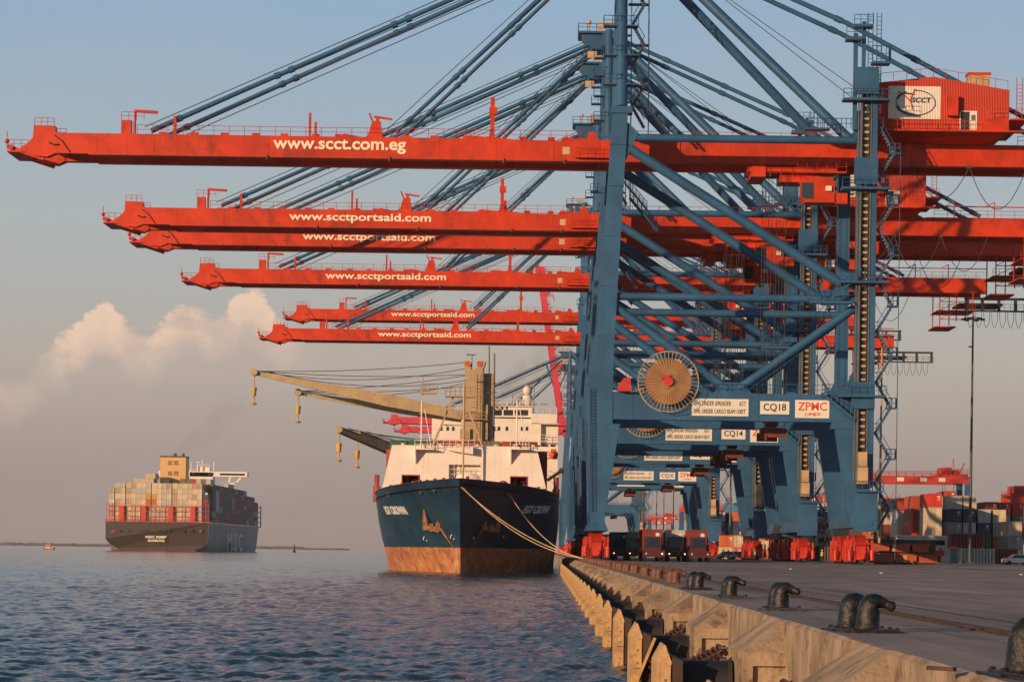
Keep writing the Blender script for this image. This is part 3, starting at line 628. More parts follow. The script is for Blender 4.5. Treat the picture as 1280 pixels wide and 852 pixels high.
    # forestays: two outer and two inner, each a pair of eye-bar links and thin ropes
    if boom_up == 0:
        for s in (-1, 1):
            for (x0, zz, rad, rp) in ((-49.4, HG + 3.0, .29, 1), (-19.3, HG + 3.2, .24, 0)):
                p = Vector((X(x0), 3.3 * s, zz)); q = Vector((X(7.6), 1.9 * s, ZA - .8)); m = MB(); m.tube(p, q, rad, n=10); d = (q - p).normalized()
                for t in (.06, .27, .3, .52, .55, .78, .82): c = p.lerp(q, t); m.tube(c - d * .35, c + d * .35, rad * 1.45, n=8)
                m.build('forestay', BLUE, r)
            m = MB(); p = Vector((X(-50.3), 2.5 * s, HG + 3.6)); q = Vector((X(7.2), 1.2 * s, ZA - .2)); m.tube(p, q, .06, n=5); m.tube(p + Vector((3.5, 0, -.5)), q + Vector((1, 0, -2)), .06, n=5)
            m.tube(p + Vector((1.5, .3 * s, -.3)), q + Vector((.6, 0, -1.2)), .05, n=5); m.tube((X(-19.0), 2.9 * s, HG + 3.4), (X(7.2), 1.2 * s, ZA - 1.5), .05, n=5); m.tube((X(-20.5), 2.6 * s, HG + 3.6), (X(7.2), 1.4 * s, ZA), .05, n=5)
            m.build('boom_hoist_rope', ROPE, r)
    else:
        for s in (-1, 1):
            m = MB(); m.path([(X(-1.5), 3 * s, HG + 30), (X(3), 3 * s, HG + 17), (X(7.6), 1.9 * s, ZA - .8)], .30, n=8); m.build('forestay', BLUE, r)
    m = MB(); m.tube((X(9), -1, ZA - .4), (X(37), -1.2, HG + 8.6), .05, n=5); m.tube((X(9), 1, ZA - .2), (X(38), 1.2, HG + 10), .05, n=5); m.build('boom_hoist_rope', ROPE, r)
    # apex head with platforms
    m = MB(); m.box(X(7.2), X(9.4), -3.6, 3.6, ZA - 2.4, ZA - .4); m.box(X(3.6), X(9.0), -3.2, 3.2, ZA - .4, ZA - .1); m.hull([(X(4.0), -2.6, ZA - .4), (X(7.2), -2.6, ZA - .4), (X(7.2), 2.6, ZA - .4), (X(4.0), 2.6, ZA - .4)][::-1], [(X(5.6), -2.4, ZA - 2.6), (X(7.2), -2.4, ZA - 2.6), (X(7.2), 2.4, ZA - 2.6), (X(5.6), 2.4, ZA - 2.6)][::-1])
    m.build('apex_head', BLUE, r)
    m = MB(); m.rail([(X(9.0), -3.2, ZA - .1), (X(3.6), -3.2, ZA - .1), (X(3.6), 3.2, ZA - .1)], step=1.4, r=.05); m.build('apex_railing', BLUE, r)
    for dz in (4.2, 7.0, 10.2, 14.0, 17.8, 21.5):
        z = ZA - dz; yy = -1.4 - dz * .30
        m = MB(); m.box(X(6.0), X(10.2), yy - 1.8, yy - .1, z - .14, z); m.rail([(X(6.0), yy - 1.8, z), (X(10.2), yy - 1.8, z)], step=1.1, r=.045); m.rail([(X(6.0), yy - .4, z), (X(6.0), yy - 1.8, z)], step=1.1, r=.045)
        m.build('mast_platform', BLUE, r)
    m = MB(); m.box(X(6.6), X(7.4), -1.5, -.6, ZA - .1, ZA + 1.3); m.beam((X(6.4), -1, ZA + 1.4), (X(9), -1, ZA + 1.6), .3, .3); m.tube((X(5.2), -2, ZA), (X(5.2), -2, ZA + 1.6), .12); m.ball((X(5.2), -2, ZA + 1.4), .35); m.box(X(5.0), X(6.4), -3.4, -3.24, ZA - 4.2, ZA - 3.2)
    m.build('apex_winch', TAN, r)
    # zigzag stair up the mast, right of the post
    m = MB(); tr = MB(); z = HG + 3.4; k = 0
    while z < ZA - 3:
        z2 = z + 2.6; xa, xb = (X(9.5), X(11.0)) if k % 2 else (X(11.0), X(9.5)); yy = -9.2 + (z - HG) / 30 * 6.5
        m.beam((xa, yy, z), (xb, yy, z2), .1, .25); m.beam((xa, yy + .8, z), (xb, yy + .8, z2), .1, .25); m.tube((xa, yy, z + 1), (xb, yy, z2 + 1), .045, n=4)
        for j in range(7): t = (j + .5) / 7; tr.box(xa + (xb - xa) * t - .22, xa + (xb - xa) * t + .22, yy, yy + .8, z + 2.6 * t - .03, z + 2.6 * t + .03)
        m.box(min(xa, xb) - .5, max(xa, xb) + .5, yy, yy + 1.3, z2 - .1, z2) if k % 2 else None
        m.tube((X(11.5), yy, z - 1), (X(11.5), yy, z2 + .6), .07, n=4); m.tube((X(9.4), yy, z - 1), (X(9.4), yy, z2 + .6), .05, n=4)
        z = z2; k += 1
    mm = m.build('mast_stair', DBLUE, r, smooth=False); tr.build('stair_tread', TAN, mm, smooth=False)
    # stair climbing the waterside leg is inside the frame: short flight under the boom
    for (xa, za_, xb, zb_, ya) in ((10.2, HG + 7, 14.0, HG + 2.6, -9), (9.4, HG - 5, 12.8, HG - 9, -8)):
        m = MB()
        for j in range(2): m.beam((X(xa), ya + j, za_), (X(xb), ya + j, zb_), .1, .25); m.rail([(X(xa), ya + j, za_), (X(xb), ya + j, zb_)], step=.8)
        for j in range(9): t = (j + .5) / 9; m.box(X(xa + (xb - xa) * t) - .16, X(xa + (xb - xa) * t) + .16, ya, ya + 1, za_ + (zb_ - za_) * t - .03, za_ + (zb_ - za_) * t)
        m.build('leg_stair', DBLUE, r)
    # machinery house
    h = MB(); y0, y1 = -8.0, 6.5; rib = mat('crane_red_corrugated', (0.50, 0.034, 0.010), 0.5, spec=0.25, var=0.06, wave=1.6, dirt=(0.25, 0.04, 0.02), streak=.15)
    h.prism([(X(39.3), HG + 3.6), (X(55.2), HG + 3.6), (X(55.2), HG + 8.6), (X(46), HG + 10.1), (X(39.3), HG + 9.3)], y0, y1)
    h.hull([(X(38.4), y0 + 1.2, HG + 3.6), (X(39.3), y0, HG + 3.6), (X(39.3), y1, HG + 3.6), (X(38.4), y1 - 1, HG + 3.6)], [(X(38.4), y0 + 1.2, HG + 7.6), (X(39.3), y0, HG + 9.2), (X(39.3), y1, HG + 9.2), (X(38.4), y1 - 1, HG + 7.6)])
    hs = h.build('machinery_house', rib, r, smooth=False)
    m = MB(); m.hull([(X(41), -5, HG + 2.55), (X(53.5), -5, HG + 2.55), (X(53.5), 5, HG + 2.55), (X(41), 5, HG + 2.55)], [(X(39.5), y0 + .1, HG + 3.6), (X(55), y0 + .1, HG + 3.6), (X(55), y1, HG + 3.6), (X(39.5), y1, HG + 3.6)]); m.box(X(40.2), X(57.2), y0 - 1.1, y0, HG + 3.35, HG + 3.55); m.hull([(X(51), y0 - 1, HG + 3.5), (X(55), y0 - 1, HG + 3.5), (X(55), y0, HG + 3.5), (X(51), y0, HG + 3.5)], [(X(52.4), y0 - 1, HG + 5), (X(55), y0 - 1, HG + 5), (X(55), y0, HG + 5), (X(52.4), y0, HG + 5)])
    m.build('floor_frame', red, hs)
    m = MB(); zr = lambda x: HG + (9.3 + (x - 39.3) * .8 / 6.7 if x < 46 else 10.1 - (x - 46) * 1.5 / 9.2)
    for a, c in ((39.5, 46), (46, 55)): m.rail([(X(a), y0 + .1, zr(a)), (X(c), y0 + .1, zr(c))], step=1.5, mid=False); m.rail([(X(a), y1 - .1, zr(a)), (X(c), y1 - .1, zr(c))], step=1.5, mid=False)
    m.rail([(X(40.2), y0 - 1.1, HG + 3.55), (X(51), y0 - 1.1, HG + 3.55)], step=1.3); m.rail([(X(52.4), y0 - 1.1, HG + 5), (X(57), y0 - 1.1, HG + 5)], step=1.2); m.box(X(55.2), X(57.4), y0 - 1.1, y1, HG + 4.8, HG + 5)
    for z in range(10): m.box(X(55.9), X(56.6), y0 - .9, y0 - .85, HG + 5 + z * .45, HG + 5.06 + z * .45)
    m.tube((X(55.9), y0 - .9, HG + 5), (X(55.9), y0 - .9, HG + 10), .05, n=4); m.tube((X(56.6), y0 - .9, HG + 5), (X(56.6), y0 - .9, HG + 10), .05, n=4)
    m.build('house_railing', red, hs)
    m = MB(); m.box(X(47.7), X(48.9), y0 - .9, y0, HG + 5.3, HG + 7.8); m.build('air_duct', red, hs, smooth=False)
    m = MB(); m.box(X(49.3), X(50.45), y0 - .06, y0 - .0, HG + 3.6, HG + 5.9); m.build('doorway', DARK, hs, smooth=False)
    m = MB(); m.box(X(50.4), X(51.3), y0 - .16, y0 - .08, HG + 3.6, HG + 5.9); m.box(X(49.2), X(49.32), y0 - .12, y0 - .0, HG + 3.6, HG + 6.0); m.box(X(49.2), X(51.3), y0 - .12, y0 - .0, HG + 5.9, HG + 6.0); m.build('door', CREAM, hs, smooth=False)
    m = MB(); m.box(X(50.6), X(51.1), y0 - .19, y0 - .16, HG + 4.9, HG + 5.5); m.build('louvre', STEEL, hs, smooth=False)
    m = MB(); m.box(X(50.4), X(53.0), -7, -5, HG + 8.9, HG + 10.6); m.build('roof_unit', TAN, hs, smooth=False)
    m = MB(); m.box(X(50.3), X(53.1), -7.1, -4.9, HG + 10.6, HG + 10.9); m.build('roof_unit_lid', red, hs, smooth=False)
    if full:
        m = MB(); cx, cz = X(43.7), HG + 6.9; m.box(cx - 3.15, cx + 3.15, y0 - .08, y0, cz - 1.95, cz + 2.0); sg = m.build('logo_board', mat('logo_board_cream', (0.72, 0.68, 0.56), 0.5, var=0.05, wave=1.6), hs, smooth=False)
        m = MB(); pts = []
        ring = [(cx + .15 + 2.35 * math.cos(t), cz + 0.0 + 1.5 * math.sin(t)) for t in [2 * math.pi * i / 48 for i in range(48)]]
        for i in range(48):
            t = 2 * math.pi * (i + .5) / 48; th = .05 + .13 * max(0, math.cos(t - math.pi * 1.08)) ** 1.5
            if 1.75 < t < 2.1: continue
            (ax, az_), (bx, bz) = ring[i], ring[(i + 1) % 48]; m.beam((ax, y0 - .12, az_), (bx, y0 - .12, bz), .05, th * 2 if True else 0)
        m.path([(cx - 2.0, y0 - .12, cz + .8), (cx - 1.2, y0 - .12, cz + 1.15), (cx - .35, y0 - .12, cz + 1.05)], .09, n=5)
        m.build('logo_ring', NAVY, sg, smooth=False)
        m = MB(); m.path([(cx + .05, y0 - .14, cz + 1.7), (cx - .35, y0 - .14, cz + .9), (cx - .5, y0 - .14, cz + .2), (cx - .3, y0 - .14, cz - .5), (cx - .25, y0 - .14, cz - .85)], [.07, .08, .09, .07, .03], n=5); m.path([(cx - 2.0, y0 - .14, cz + 1.3), (cx - 1.3, y0 - .14, cz + 1.0), (cx - .5, y0 - .14, cz + .1)], [.1, .08, .06], n=5); m.ball((cx - .05, y0 - .14, cz + 1.0), .1)
        m.build('logo_stroke', SIGNR, sg)
        m = move(text_mb('SCCT', 2.4, .62, .035, .03, .2), cx + .85, y0 - .10, cz + .33); m.build('logo_lettering', NAVY, sg, smooth=False)
    # trolley, operator cab, hoist ropes and spreader
    tx = 27.0 if HG < 52 else 20
    m = MB(); m.box(X(tx - 3), X(tx + 8), -3.2, 3.2, HG - .9, HG - .4); m.box(X(tx - 2.6), X(tx - .8), -3.4, 3.4, HG - 1.6, HG - .1); m.box(X(tx + 1), X(tx + 6), -2, 2, HG - 2.0, HG - .9); m.rail([(X(tx - 3), -3.3, HG - 1.6), (X(tx + 8), -3.3, HG - 1.6)], step=1.4); m.box(X(tx + 3), X(tx + 9), -4.6, -3.4, HG - 1.2, HG - 1.0); m.rail([(X(tx + 3), -4.6, HG - 1.0), (X(tx + 9), -4.6, HG - 1.0)], step=1.2)
    tro = m.build('trolley', red, r, smooth=False)
    m = MB(); m.prism([(X(tx + 4.0), HG - 4.8), (X(tx + 7.6), HG - 4.8), (X(tx + 7.6), HG - 2.1), (X(tx + 3.4), HG - 2.1), (X(tx + 3.4), HG - 4.0)], -4.4, -1.8)
    m.box(X(tx + 4), X(tx + 7.4), -4, -2, HG - 2.1, HG - 1.6); m.box(X(tx + 7.6), X(tx + 9.2), -4.2, -2, HG - 4.9, HG - 3.6); cb = m.build('operator_cab', red, tro, smooth=False)
    m = MB(); m.prism([(X(tx + 3.7), HG - 4.3), (X(tx + 5.0), HG - 4.4), (X(tx + 5.0), HG - 2.4), (X(tx + 3.55), HG - 2.4), (X(tx + 3.55), HG - 3.9)], -4.45, -4.4); m.box(X(tx + 3.36), X(tx + 3.4), -4.2, -2, HG - 3.9, HG - 2.4); m.build('cab_window', GLASS, cb, smooth=False)
    m = MB(); m.box(X(tx + 6.5), X(tx + 7.2), -4.7, -4.4, HG - 3.4, HG - 2.8); m.build('air_conditioner', CREAM, cb, smooth=False)
    m = MB()
    for dx_ in (-1.3, -.5, .5, 1.3):
        for yy in (-2.2, 2.2): m.tube((X(tx + dx_ + .6), yy, HG - 1), (X(tx + dx_ + .6), yy, 17.9), .035, n=4)
    m.build('hoist_rope', ROPE, tro)
    m = MB(); cx = X(tx + .6); m.box(cx - .7, cx + .7, -1.9, 1.9, 16.9, 17.5); m.box(cx - 1.3, cx + 1.3, -1.5, 1.5, 15.9, 16.7); m.box(cx - .9, cx + .9, -6.0, 6.0, 15.6, 15.9); m.box(cx - 1.3, cx + 1.3, -6.15, -5.8, 15.3, 16.4); m.box(cx - 1.3, cx + 1.3, 5.8, 6.15, 15.3, 16.4)
    for yy in (-1.6, 1.6): m.path([(cx - .9, yy, 17.8), (cx + .9, yy, 17.8)], .4, n=12)
    for sx in (-1.2, 1.2): m.box(cx + sx - .12, cx + sx + .12, -6.3, -5.9, 14.9, 15.5)
    m.build('spreader', mat('spreader_dark_red', (0.16, 0.03, 0.018), .6, var=.3), tro, smooth=False)
    # cable reel on the portal beam
    rx, rz_, rr_ = X(14.2), 21.5, 3.62; ry = -12.3
    rl = empty('cable_reel', (rx, ry, rz_), parent=r)
    m = MB(); m.path([(rr_ * math.cos(t), 0, rr_ * math.sin(t)) for t in [2 * math.pi * i / 48 for i in range(48)]], .035, n=6, closed=True); m.path([(rr_ * math.cos(t), .9, rr_ * math.sin(t)) for t in [2 * math.pi * i / 48 for i in range(48)]], .035, n=6, closed=True); m.build('rim', TAN, rl)
    m = MB()
    for i in range(44):
        t = 2 * math.pi * i / 44; c, s_ = math.cos(t), math.sin(t)
        m.path([(.5 * c, -.05, .5 * s_), (2.6 * c, -.12, 2.6 * s_), (rr_ * c, 0, rr_ * s_)], .024, n=4)
        m.path([(.5 * c, .95, .5 * s_), (rr_ * c, .9, rr_ * s_)], .03, n=4)
    m.build('spokes', TAN, rl)
    m = MB(); m.path([(0, .12, 0), (0, .85, 0)], 2.75, n=40); m.build('cable_drum', BRASS, rl)
    m = MB(); m.path([(0, -.35, 0), (0, .1, 0)], .55, n=14); m.box(-.9, .1, -.4, -.1, .3, .75); m.build('hub', BOGIE, rl)
    m = MB(); m.box(-.6, .6, .9, 1.6, -.5, .5); m.beam((0, 1.35, 0), (0, 1.35, -2.6), .5, .5); m.build('reel_bracket', BLUE, rl)
    # lift shaft and its cabin on the landside leg
    m = MB(); zt = HG + 9.4; y = -11.5
    m.box(X(36.75), X(37.0), y - .25, y, 9.5, zt); m.box(X(38.0), X(38.15), y - .1, y, 9.5, zt); m.tube((X(36.55), y - .2, 9.5), (X(36.55), y - .2, zt), .1, n=6)
    m.build('lift_guide', STEEL, r, smooth=False)
    m = MB(); m.box(X(38.2), X(38.85), y, y + .5, 9.2, HG + 9.4)
    for z in (18.6, HG - 3.6, HG + 7.2): m.box(X(36.1), X(38.9), y - .5, y - .1, z, z + 3.2)
    for z in (20.2, 33.8, HG - 4, HG + 6.6): m.box(X(34.6), X(40.2), y - 1.2, y + .9, z - .25, z); m.rail([(X(34.6), y - 1.2, z), (X(40.2), y - 1.2, z)], step=1, r=.045)
    m.beam((X(33.4), y - .6, 31.6), (X(36.8), y - .6, 34.4), .3, .25); m.rail([(X(31), y - .6, 31.4), (X(33.4), y - .6, 31.4), (X(37), y - .6, 34.4)], step=.8, r=.045); m.box(X(31), X(36.2), y - .8, y + .6, 31.1, 31.4); m.beam((X(32.6), y, 20.4), (X(36.6), y, 17.2), .9, .3); m.rail([(X(32.6), y - .5, 20.4), (X(36.6), y - .5, 17.4)], step=.7, r=.045)
    m.build('lift_shaft', BLUE, r, smooth=False)
    m = MB(); z = 10.0
    while z < zt - 1: m.box(X(37.2), X(37.85), y + .12, y + .3, z, z + .26); z += .80
    m.build('lift_rack', TAN, r, smooth=False)
    m = MB(); m.box(X(36.95), X(38.05), y + .3, y + .58, 9.2, zt); m.build('rack_channel', DARK, r, smooth=False)
    m = MB(); m.box(X(36.95), X(38.1), y - 1.4, y - .1, 9.6, 11.6); m.box(X(37.0), X(38.0), y - 1.3, y - .2, 11.7, 13.4); m.build('lift_cabin', TAN, r, smooth=False)
    m = MB(); m.box(X(36.5), X(39.3), y - 1.4, y - .1, 3.9, 8.6); m.box(X(36.6), X(39.9), y - 1.9, y + 1.9, 8.6, 8.8); m.rail([(X(36.6), y - 1.9, 8.8), (X(39.9), y - 1.9, 8.8)], step=.9, r=.045); m.box(X(36.9), X(38.7), y - 1.46, y - 1.4, 4.6, 5.2); m.build('electric_room', BLUE, r, smooth=False)
    m = MB()                                        # stair tower to the right of the lift
    tr = MB(); z = 3.6; k = 0
    while z < HG + 3.0:
        z2 = z + 3.05; xa, xb = (X(39.2), X(41.0)) if k % 2 == 0 else (X(41.0), X(39.2)); yy = -10.9
        m.beam((xa, yy, z), (xb, yy, z2), .1, .22); m.beam((xa, yy + .9, z), (xb, yy + .9, z2), .1, .22); m.tube((xa, yy, z + 1), (xb, yy, z2 + 1), .04, n=4)
        for j in range(8): t = (j + .5) / 8; tr.box(xa + (xb - xa) * t - .2, xa + (xb - xa) * t + .2, yy, yy + .9, z + 3.05 * t - .05, z + 3.05 * t + .05)
        if k % 2: m.box(X(38.6), X(39.6), yy - .2, yy + 1.2, z2 - .1, z2); m.rail([(X(38.6), yy - .2, z2), (X(39.6), yy - .2, z2)], step=1, r=.04)
        else: m.box(X(40.4), X(41.7), yy - .2, yy + 1.2, z2 - .14, z2); m.rail([(X(40.4), yy - .2, z2), (X(41.7), yy - .2, z2), (X(41.7), yy + 1.2, z2)], step=.7, r=.05); m.tube((X(41.7), yy - .2, z2 - 6.1), (X(41.7), yy - .2, z2), .05, n=4)
        z = z2; k += 1
    m.tube((X(38.9), -10.9, 3.5), (X(38.9), -10.9, HG + 4), .06, n=4)
    mm = m.build('stair_tower', BLUE, r, smooth=False); tr.build('stair_tread', TAN, mm, smooth=False)
    m = MB()                                        # small head mast above the lift
    m.box(X(35.9), X(36.4), y + .2, y + .7, HG + 3, HG + 14.6); m.box(X(36.9), X(37.35), y + .2, y + .7, HG + 3, HG + 16); m.box(X(34.9), X(36.8), y - .8, y + 1, HG + 13.6, HG + 14); m.rail([(X(34.9), y - .8, HG + 14), (X(36.8), y - .8, HG + 14)], step=.8, r=.045); m.box(X(35.8), X(38.1), y - .8, y + 1, HG + 15.2, HG + 15.5); m.rail([(X(35.8), y - .8, HG + 15.5), (X(38.1), y - .8, HG + 15.5)], step=.8, r=.045)
    for xx in (37.6, 38.6):
        m.tube((X(xx), y, HG + 5), (X(xx), y, HG + 17), .05, n=4); m.tube((X(xx + .55), y, HG + 5), (X(xx + .55), y, HG + 17), .05, n=4)
        for i in range(24): m.tube((X(xx), y, HG + 5 + i * .5), (X(xx + .55), y, HG + 5 + i * .5), .035, n=4)
    m.box(X(38), X(40.2), y - .8, y + 1, HG + 10.8, HG + 11.1); m.rail([(X(38), y - .8, HG + 11.1), (X(40.2), y - .8, HG + 11.1), (X(40.2), y + 1, HG + 11.1)], h=1.8, step=.6, r=.045)
    m.rail([(X(32.5), -9.2, HG + 3.5), (X(36.5), -9.2, HG + 3.5)], h=1.2, step=.6, r=.045); m.box(X(30.4), X(33.4), -9.6, -8, HG + 3.3, HG + 3.5); m.rail([(X(30.4), -9.6, HG + 3.5), (X(33.4), -9.6, HG + 3.5)], step=.7, r=.05)
    m.box(X(36.2), X(37.8), -10.6, -9.2, HG + 2, HG + 5.4)
    m.build('head_mast', BLUE, r, smooth=False)
    m = MB(); m.box(X(8.2), X(9.8), -12, -11, 20.3, 21.0); m.hull([(X(8.3), -12, 21), (X(9.7), -12, 21), (X(9.7), -11, 21), (X(8.3), -11, 21)], [(X(8.9), -12, 21.9), (X(9.7), -12, 21.9), (X(9.7), -11, 21.9), (X(8.9), -11, 21.9)]); m.build('cable_guide', BOGIE, r, smooth=False)
    if full:
        m = MB(); m.box(X(17.1), X(23.9), -10.93, -10.86, 17.55, 19.6); s1 = m.build('load_sign', CREAM, r, smooth=False)
        m = move(text_mb('SWL UNDER SPREADER', 4.4, .55, 0, .02), X(19.6), -10.94, 19.05); m.build('lettering', BLACK, s1, smooth=False)
        m = move(text_mb('SWL UNDER CARGO BEAM', 4.9, .55, 0, .02), X(19.85), -10.94, 18.1); m.build('lettering', BLACK, s1, smooth=False)
        m = move(text_mb('65T', .8, .55, 0, .02), X(23.2), -10.94, 19.05); m.build('lettering', BLACK, s1, smooth=False)
        m = move(text_mb('100T', 1.1, .55, 0, .02), X(23.05), -10.94, 18.1); m.build('lettering', BLACK, s1, smooth=False)
        m = MB(); m.box(X(25.3), X(28.8), -10.93, -10.86, 17.85, 19.4); m.build('number_sign', CREAM, r, smooth=False)
        m = MB(); m.box(X(29.5), X(33.6), -10.93, -10.86, 17.45, 19.6); s1 = m.build('maker_sign', CREAM, r, smooth=False)
        m = move(text_mb('ZPMC', 3.5, 1.0, .012, .02), X(31.55), -10.94, 18.85); m.build('lettering', SIGNR, s1, smooth=False)
        m = move(text_mb('上海振华', 2.0, .45, .01, .02), X(31.55), -10.94, 17.9); m.build('lettering', SIGNR, s1, smooth=False)
        m = MB(); m.box(X(37.1), X(37.5), -10.80, -10.76, 9.4, 10.3); m.build('small_plate', CREAM, r, smooth=False)
    return r
def dress(r, number, url, wide):
    if number:
        m = move(text_mb(number, 2.7, 1.0, .01, .02), 27.05 - OX, -10.94, 18.62); m.build('crane_number', BLACK, r, smooth=False)
    if url:
        bo = [c for c in r.children if c.name.split('.')[0] == 'boom'][0]
        m = move(text_mb(url, wide[1] - wide[0], wide[2], .025, .03), (wide[0] + wide[1]) / 2 - 6.0, -4.05, .12); m.build('web_address', TXTW, bo, smooth=False)
GC = 'ship-to-shore gantry cranes along the quay'
c0 = make_crane(49.0)
cs = [(c0, 318.0)]
for Yc in (386.0, 410.0, 468.0): cs.append((copy_tree(c0), Yc))
cE = copy_tree(c0); cs.append((cE, 592.0))
info = [('CQ18', 'www.scct.com.eg', (-34.3, -18.0, 1.75), 'nearest blue and red gantry crane, numbered CQ18, with a logo on its red machinery house'),
        ('CQ14', 'www.scctportsaid.com', (-39.2, -18.0, 1.55), 'gantry crane numbered CQ14, second in the row behind the nearest crane'),
        ('CQ13', 'www.scctportsaid.com', (-39.5, -18.4, 1.55), 'third gantry crane in the row, its boom just below the second boom in the photo'),
        ('CQ11', 'www.scctportsaid.com', (-40.9, -19.0, 1.6), 'fourth gantry crane in the row, boom passing just above the clouds'),
        ('CQ10', 'www.scctportsaid.com', (-39.6, -18.2, 1.6), 'gantry crane numbered CQ10 with the lowest of the lettered booms')]
for (c, Yc), (num, url, wd, lab) in zip(cs, info):
    c.location = (OX, Yc, 0); tag(c, lab, 'gantry crane', GC); dress(c, num, url, wd)
cE.scale = (1, 1, 1)
cF = make_crane(58.6); cF.location = (OX, 646.0, 0); tag(cF, 'tallest distant gantry crane with the short-looking boom above the lowest lettered boom', 'gantry crane', GC); dress(cF, 'CQ9', 'www.scctportsaid.com', (-40, -19, 1.6))
cG = make_crane(52.0, red=PINK, full=False); cG.location = (OX, 1035, 0); tag(cG, 'far gantry crane with pinkish red boom showing left of the cargo ship bridge', 'gantry crane', 'far gantry cranes behind the cargo ship')
cI = copy_tree(cG); cI.location = (OX, 1110, 0); tag(cI, 'farthest gantry crane with pinkish red boom, just below the other pink boom', 'gantry crane', 'far gantry cranes behind the cargo ship')
cH = make_crane(49.5, red=PINK, boom_up=81, full=False); cH.location = (OX, 1072, 0); tag(cH, 'far gantry crane with its pinkish red boom raised almost upright', 'gantry crane', 'far gantry cranes behind the cargo ship')
# ---------------------------------------------------------------- containers (shared by the yard and both ships)
CC = {'grey': (0.28, 0.29, 0.27), 'cream': (0.58, 0.47, 0.31), 'beige': (0.48, 0.34, 0.19), 'ivory': (0.66, 0.56, 0.40), 'maroon': (0.21, 0.032, 0.022), 'rust red': (0.42, 0.06, 0.028), 'bright red': (0.60, 0.04, 0.025), 'orange': (0.55, 0.13, 0.03), 'navy blue': (0.02, 0.05, 0.13),
      'olive': (0.16, 0.15, 0.09), 'yellow': (0.60, 0.33, 0.06), 'green': (0.03, 0.13, 0.06), 'dark grey': (0.06, 0.065, 0.07), 'sky blue': (0.07, 0.22, 0.36), 'brown': (0.13, 0.06, 0.035), 'black': (0.02, 0.02, 0.022), 'pale grey': (0.48, 0.47, 0.43)}
def cmat(c): return mat('container_' + c.replace(' ', '_') + '_paint', CC[c], 0.55, var=0.12, scale=0.5, dirt=(0.10, 0.06, 0.04), dirt_amt=0.45, dirt_scale=1.1, streak=0.25)
CH, CW = 2.59, 2.44
_cm = {}
def cont_meshes(L_):
    if L_ in _cm: return _cm[L_]
    m = MB(); n = int(L_ / .28); h = CW / 2; ys = [-L_ / 2 + .16 + (L_ - .32) * i / (2 * n) for i in range(2 * n + 1)]
    for s in (-1, 1):                        # corrugated side walls
        k = len(m.v)
        for i, y in enumerate(ys):
            x = s * (h - (.005 if (i // 1) % 4 < 2 else .05)); m.v += [(x, y, .16), (x, y, CH - .12)]
        for i in range(len(ys) - 1): m.f.append((k + 2 * i, k + 2 * i + 2, k + 2 * i + 3, k + 2 * i + 1))
    m.box(-h + .05, h - .05, -L_ / 2 + .06, L_ / 2 - .03, .14, CH - .03)
    for sx in (-1, 1):
        for sy in (-1, 1): m.box(min(sx * h, sx * (h - .16)), max(sx * h, sx * (h - .16)), min(sy * L_ / 2, sy * (L_ / 2 - .16)), max(sy * L_ / 2, sy * (L_ / 2 - .16)), 0, CH)
        m.box(min(sx * h, sx * (h - .12)), max(sx * h, sx * (h - .12)), -L_ / 2 + .16, L_ / 2 - .16, .02, .16); m.box(min(sx * h, sx * (h - .1)), max(sx * h, sx * (h - .1)), -L_ / 2 + .16, L_ / 2 - .16, CH - .12, CH - .003)
    for z0, z1 in ((.02, .16), (CH - .14, CH - .01)): m.box(-h + .16, h - .16, -L_ / 2 + .01, -L_ / 2 + .12, z0, z1)
    body = m.mesh('container', None, smooth=False)
    d = []
    for s in (-1, 1):
        m = MB(); a, b = (-h + .17, -.01) if s < 0 else (.01, h - .17); y = -L_ / 2
        m.box(a, b, y + .03, y + .06, .17, CH - .15)
        for z in (.5, 1.0, 1.55, 2.1): m.box(a + .06, b - .06, y + .012, y + .03, z - .14, z + .14)
        for t in (.3, .74):
            x = a + (b - a) * t; m.tube((x, y - .005, .1), (x, y - .005, CH - .08), .028, n=5)
            m.box(x - .1, x + .03, y - .03, y, 1.05, 1.12)
        d.append(m.mesh('door', None, smooth=False))
    dec = []
    m = MB(); m.box(.35, .85, -L_ / 2 - .015, -L_ / 2 + .01, 1.75, 2.15); m.box(.35, .9, -L_ / 2 - .015, -L_ / 2 + .01, 1.35, 1.5); d.append(m.mesh('data_plate', mat('container_marking', (0.6, 0.58, 0.5), .6, var=.1), smooth=False))
    _cm[L_] = (body, d); return _cm[L_]
_cp = {}
def container(loc, colour, label, group, L_=12.19, rz=0.0, doors=True, plate=True, s=1.0, cat='container'):
    body, d = cont_meshes(L_)
    def mk(me, nm, par):
        key = (me.name, colour, nm)
        o = bpy.data.objects.new(nm, me); COL.objects.link(o); o.parent = par
        if nm != 'data_plate':
            if not me.materials: me.materials.append(None)
            o.material_slots[0].link = 'OBJECT'; o.material_slots[0].material = cmat(colour)
        return o
    o = mk(body, 'container', None); o.location = loc; o.rotation_euler = (0, 0, rz); o.scale = (s, s, s); tag(o, label, cat, group)
    if doors:
        for me in d[:2]: mk(me, 'door', o)
        if plate: mk(d[2], 'data_plate', o)
    return o

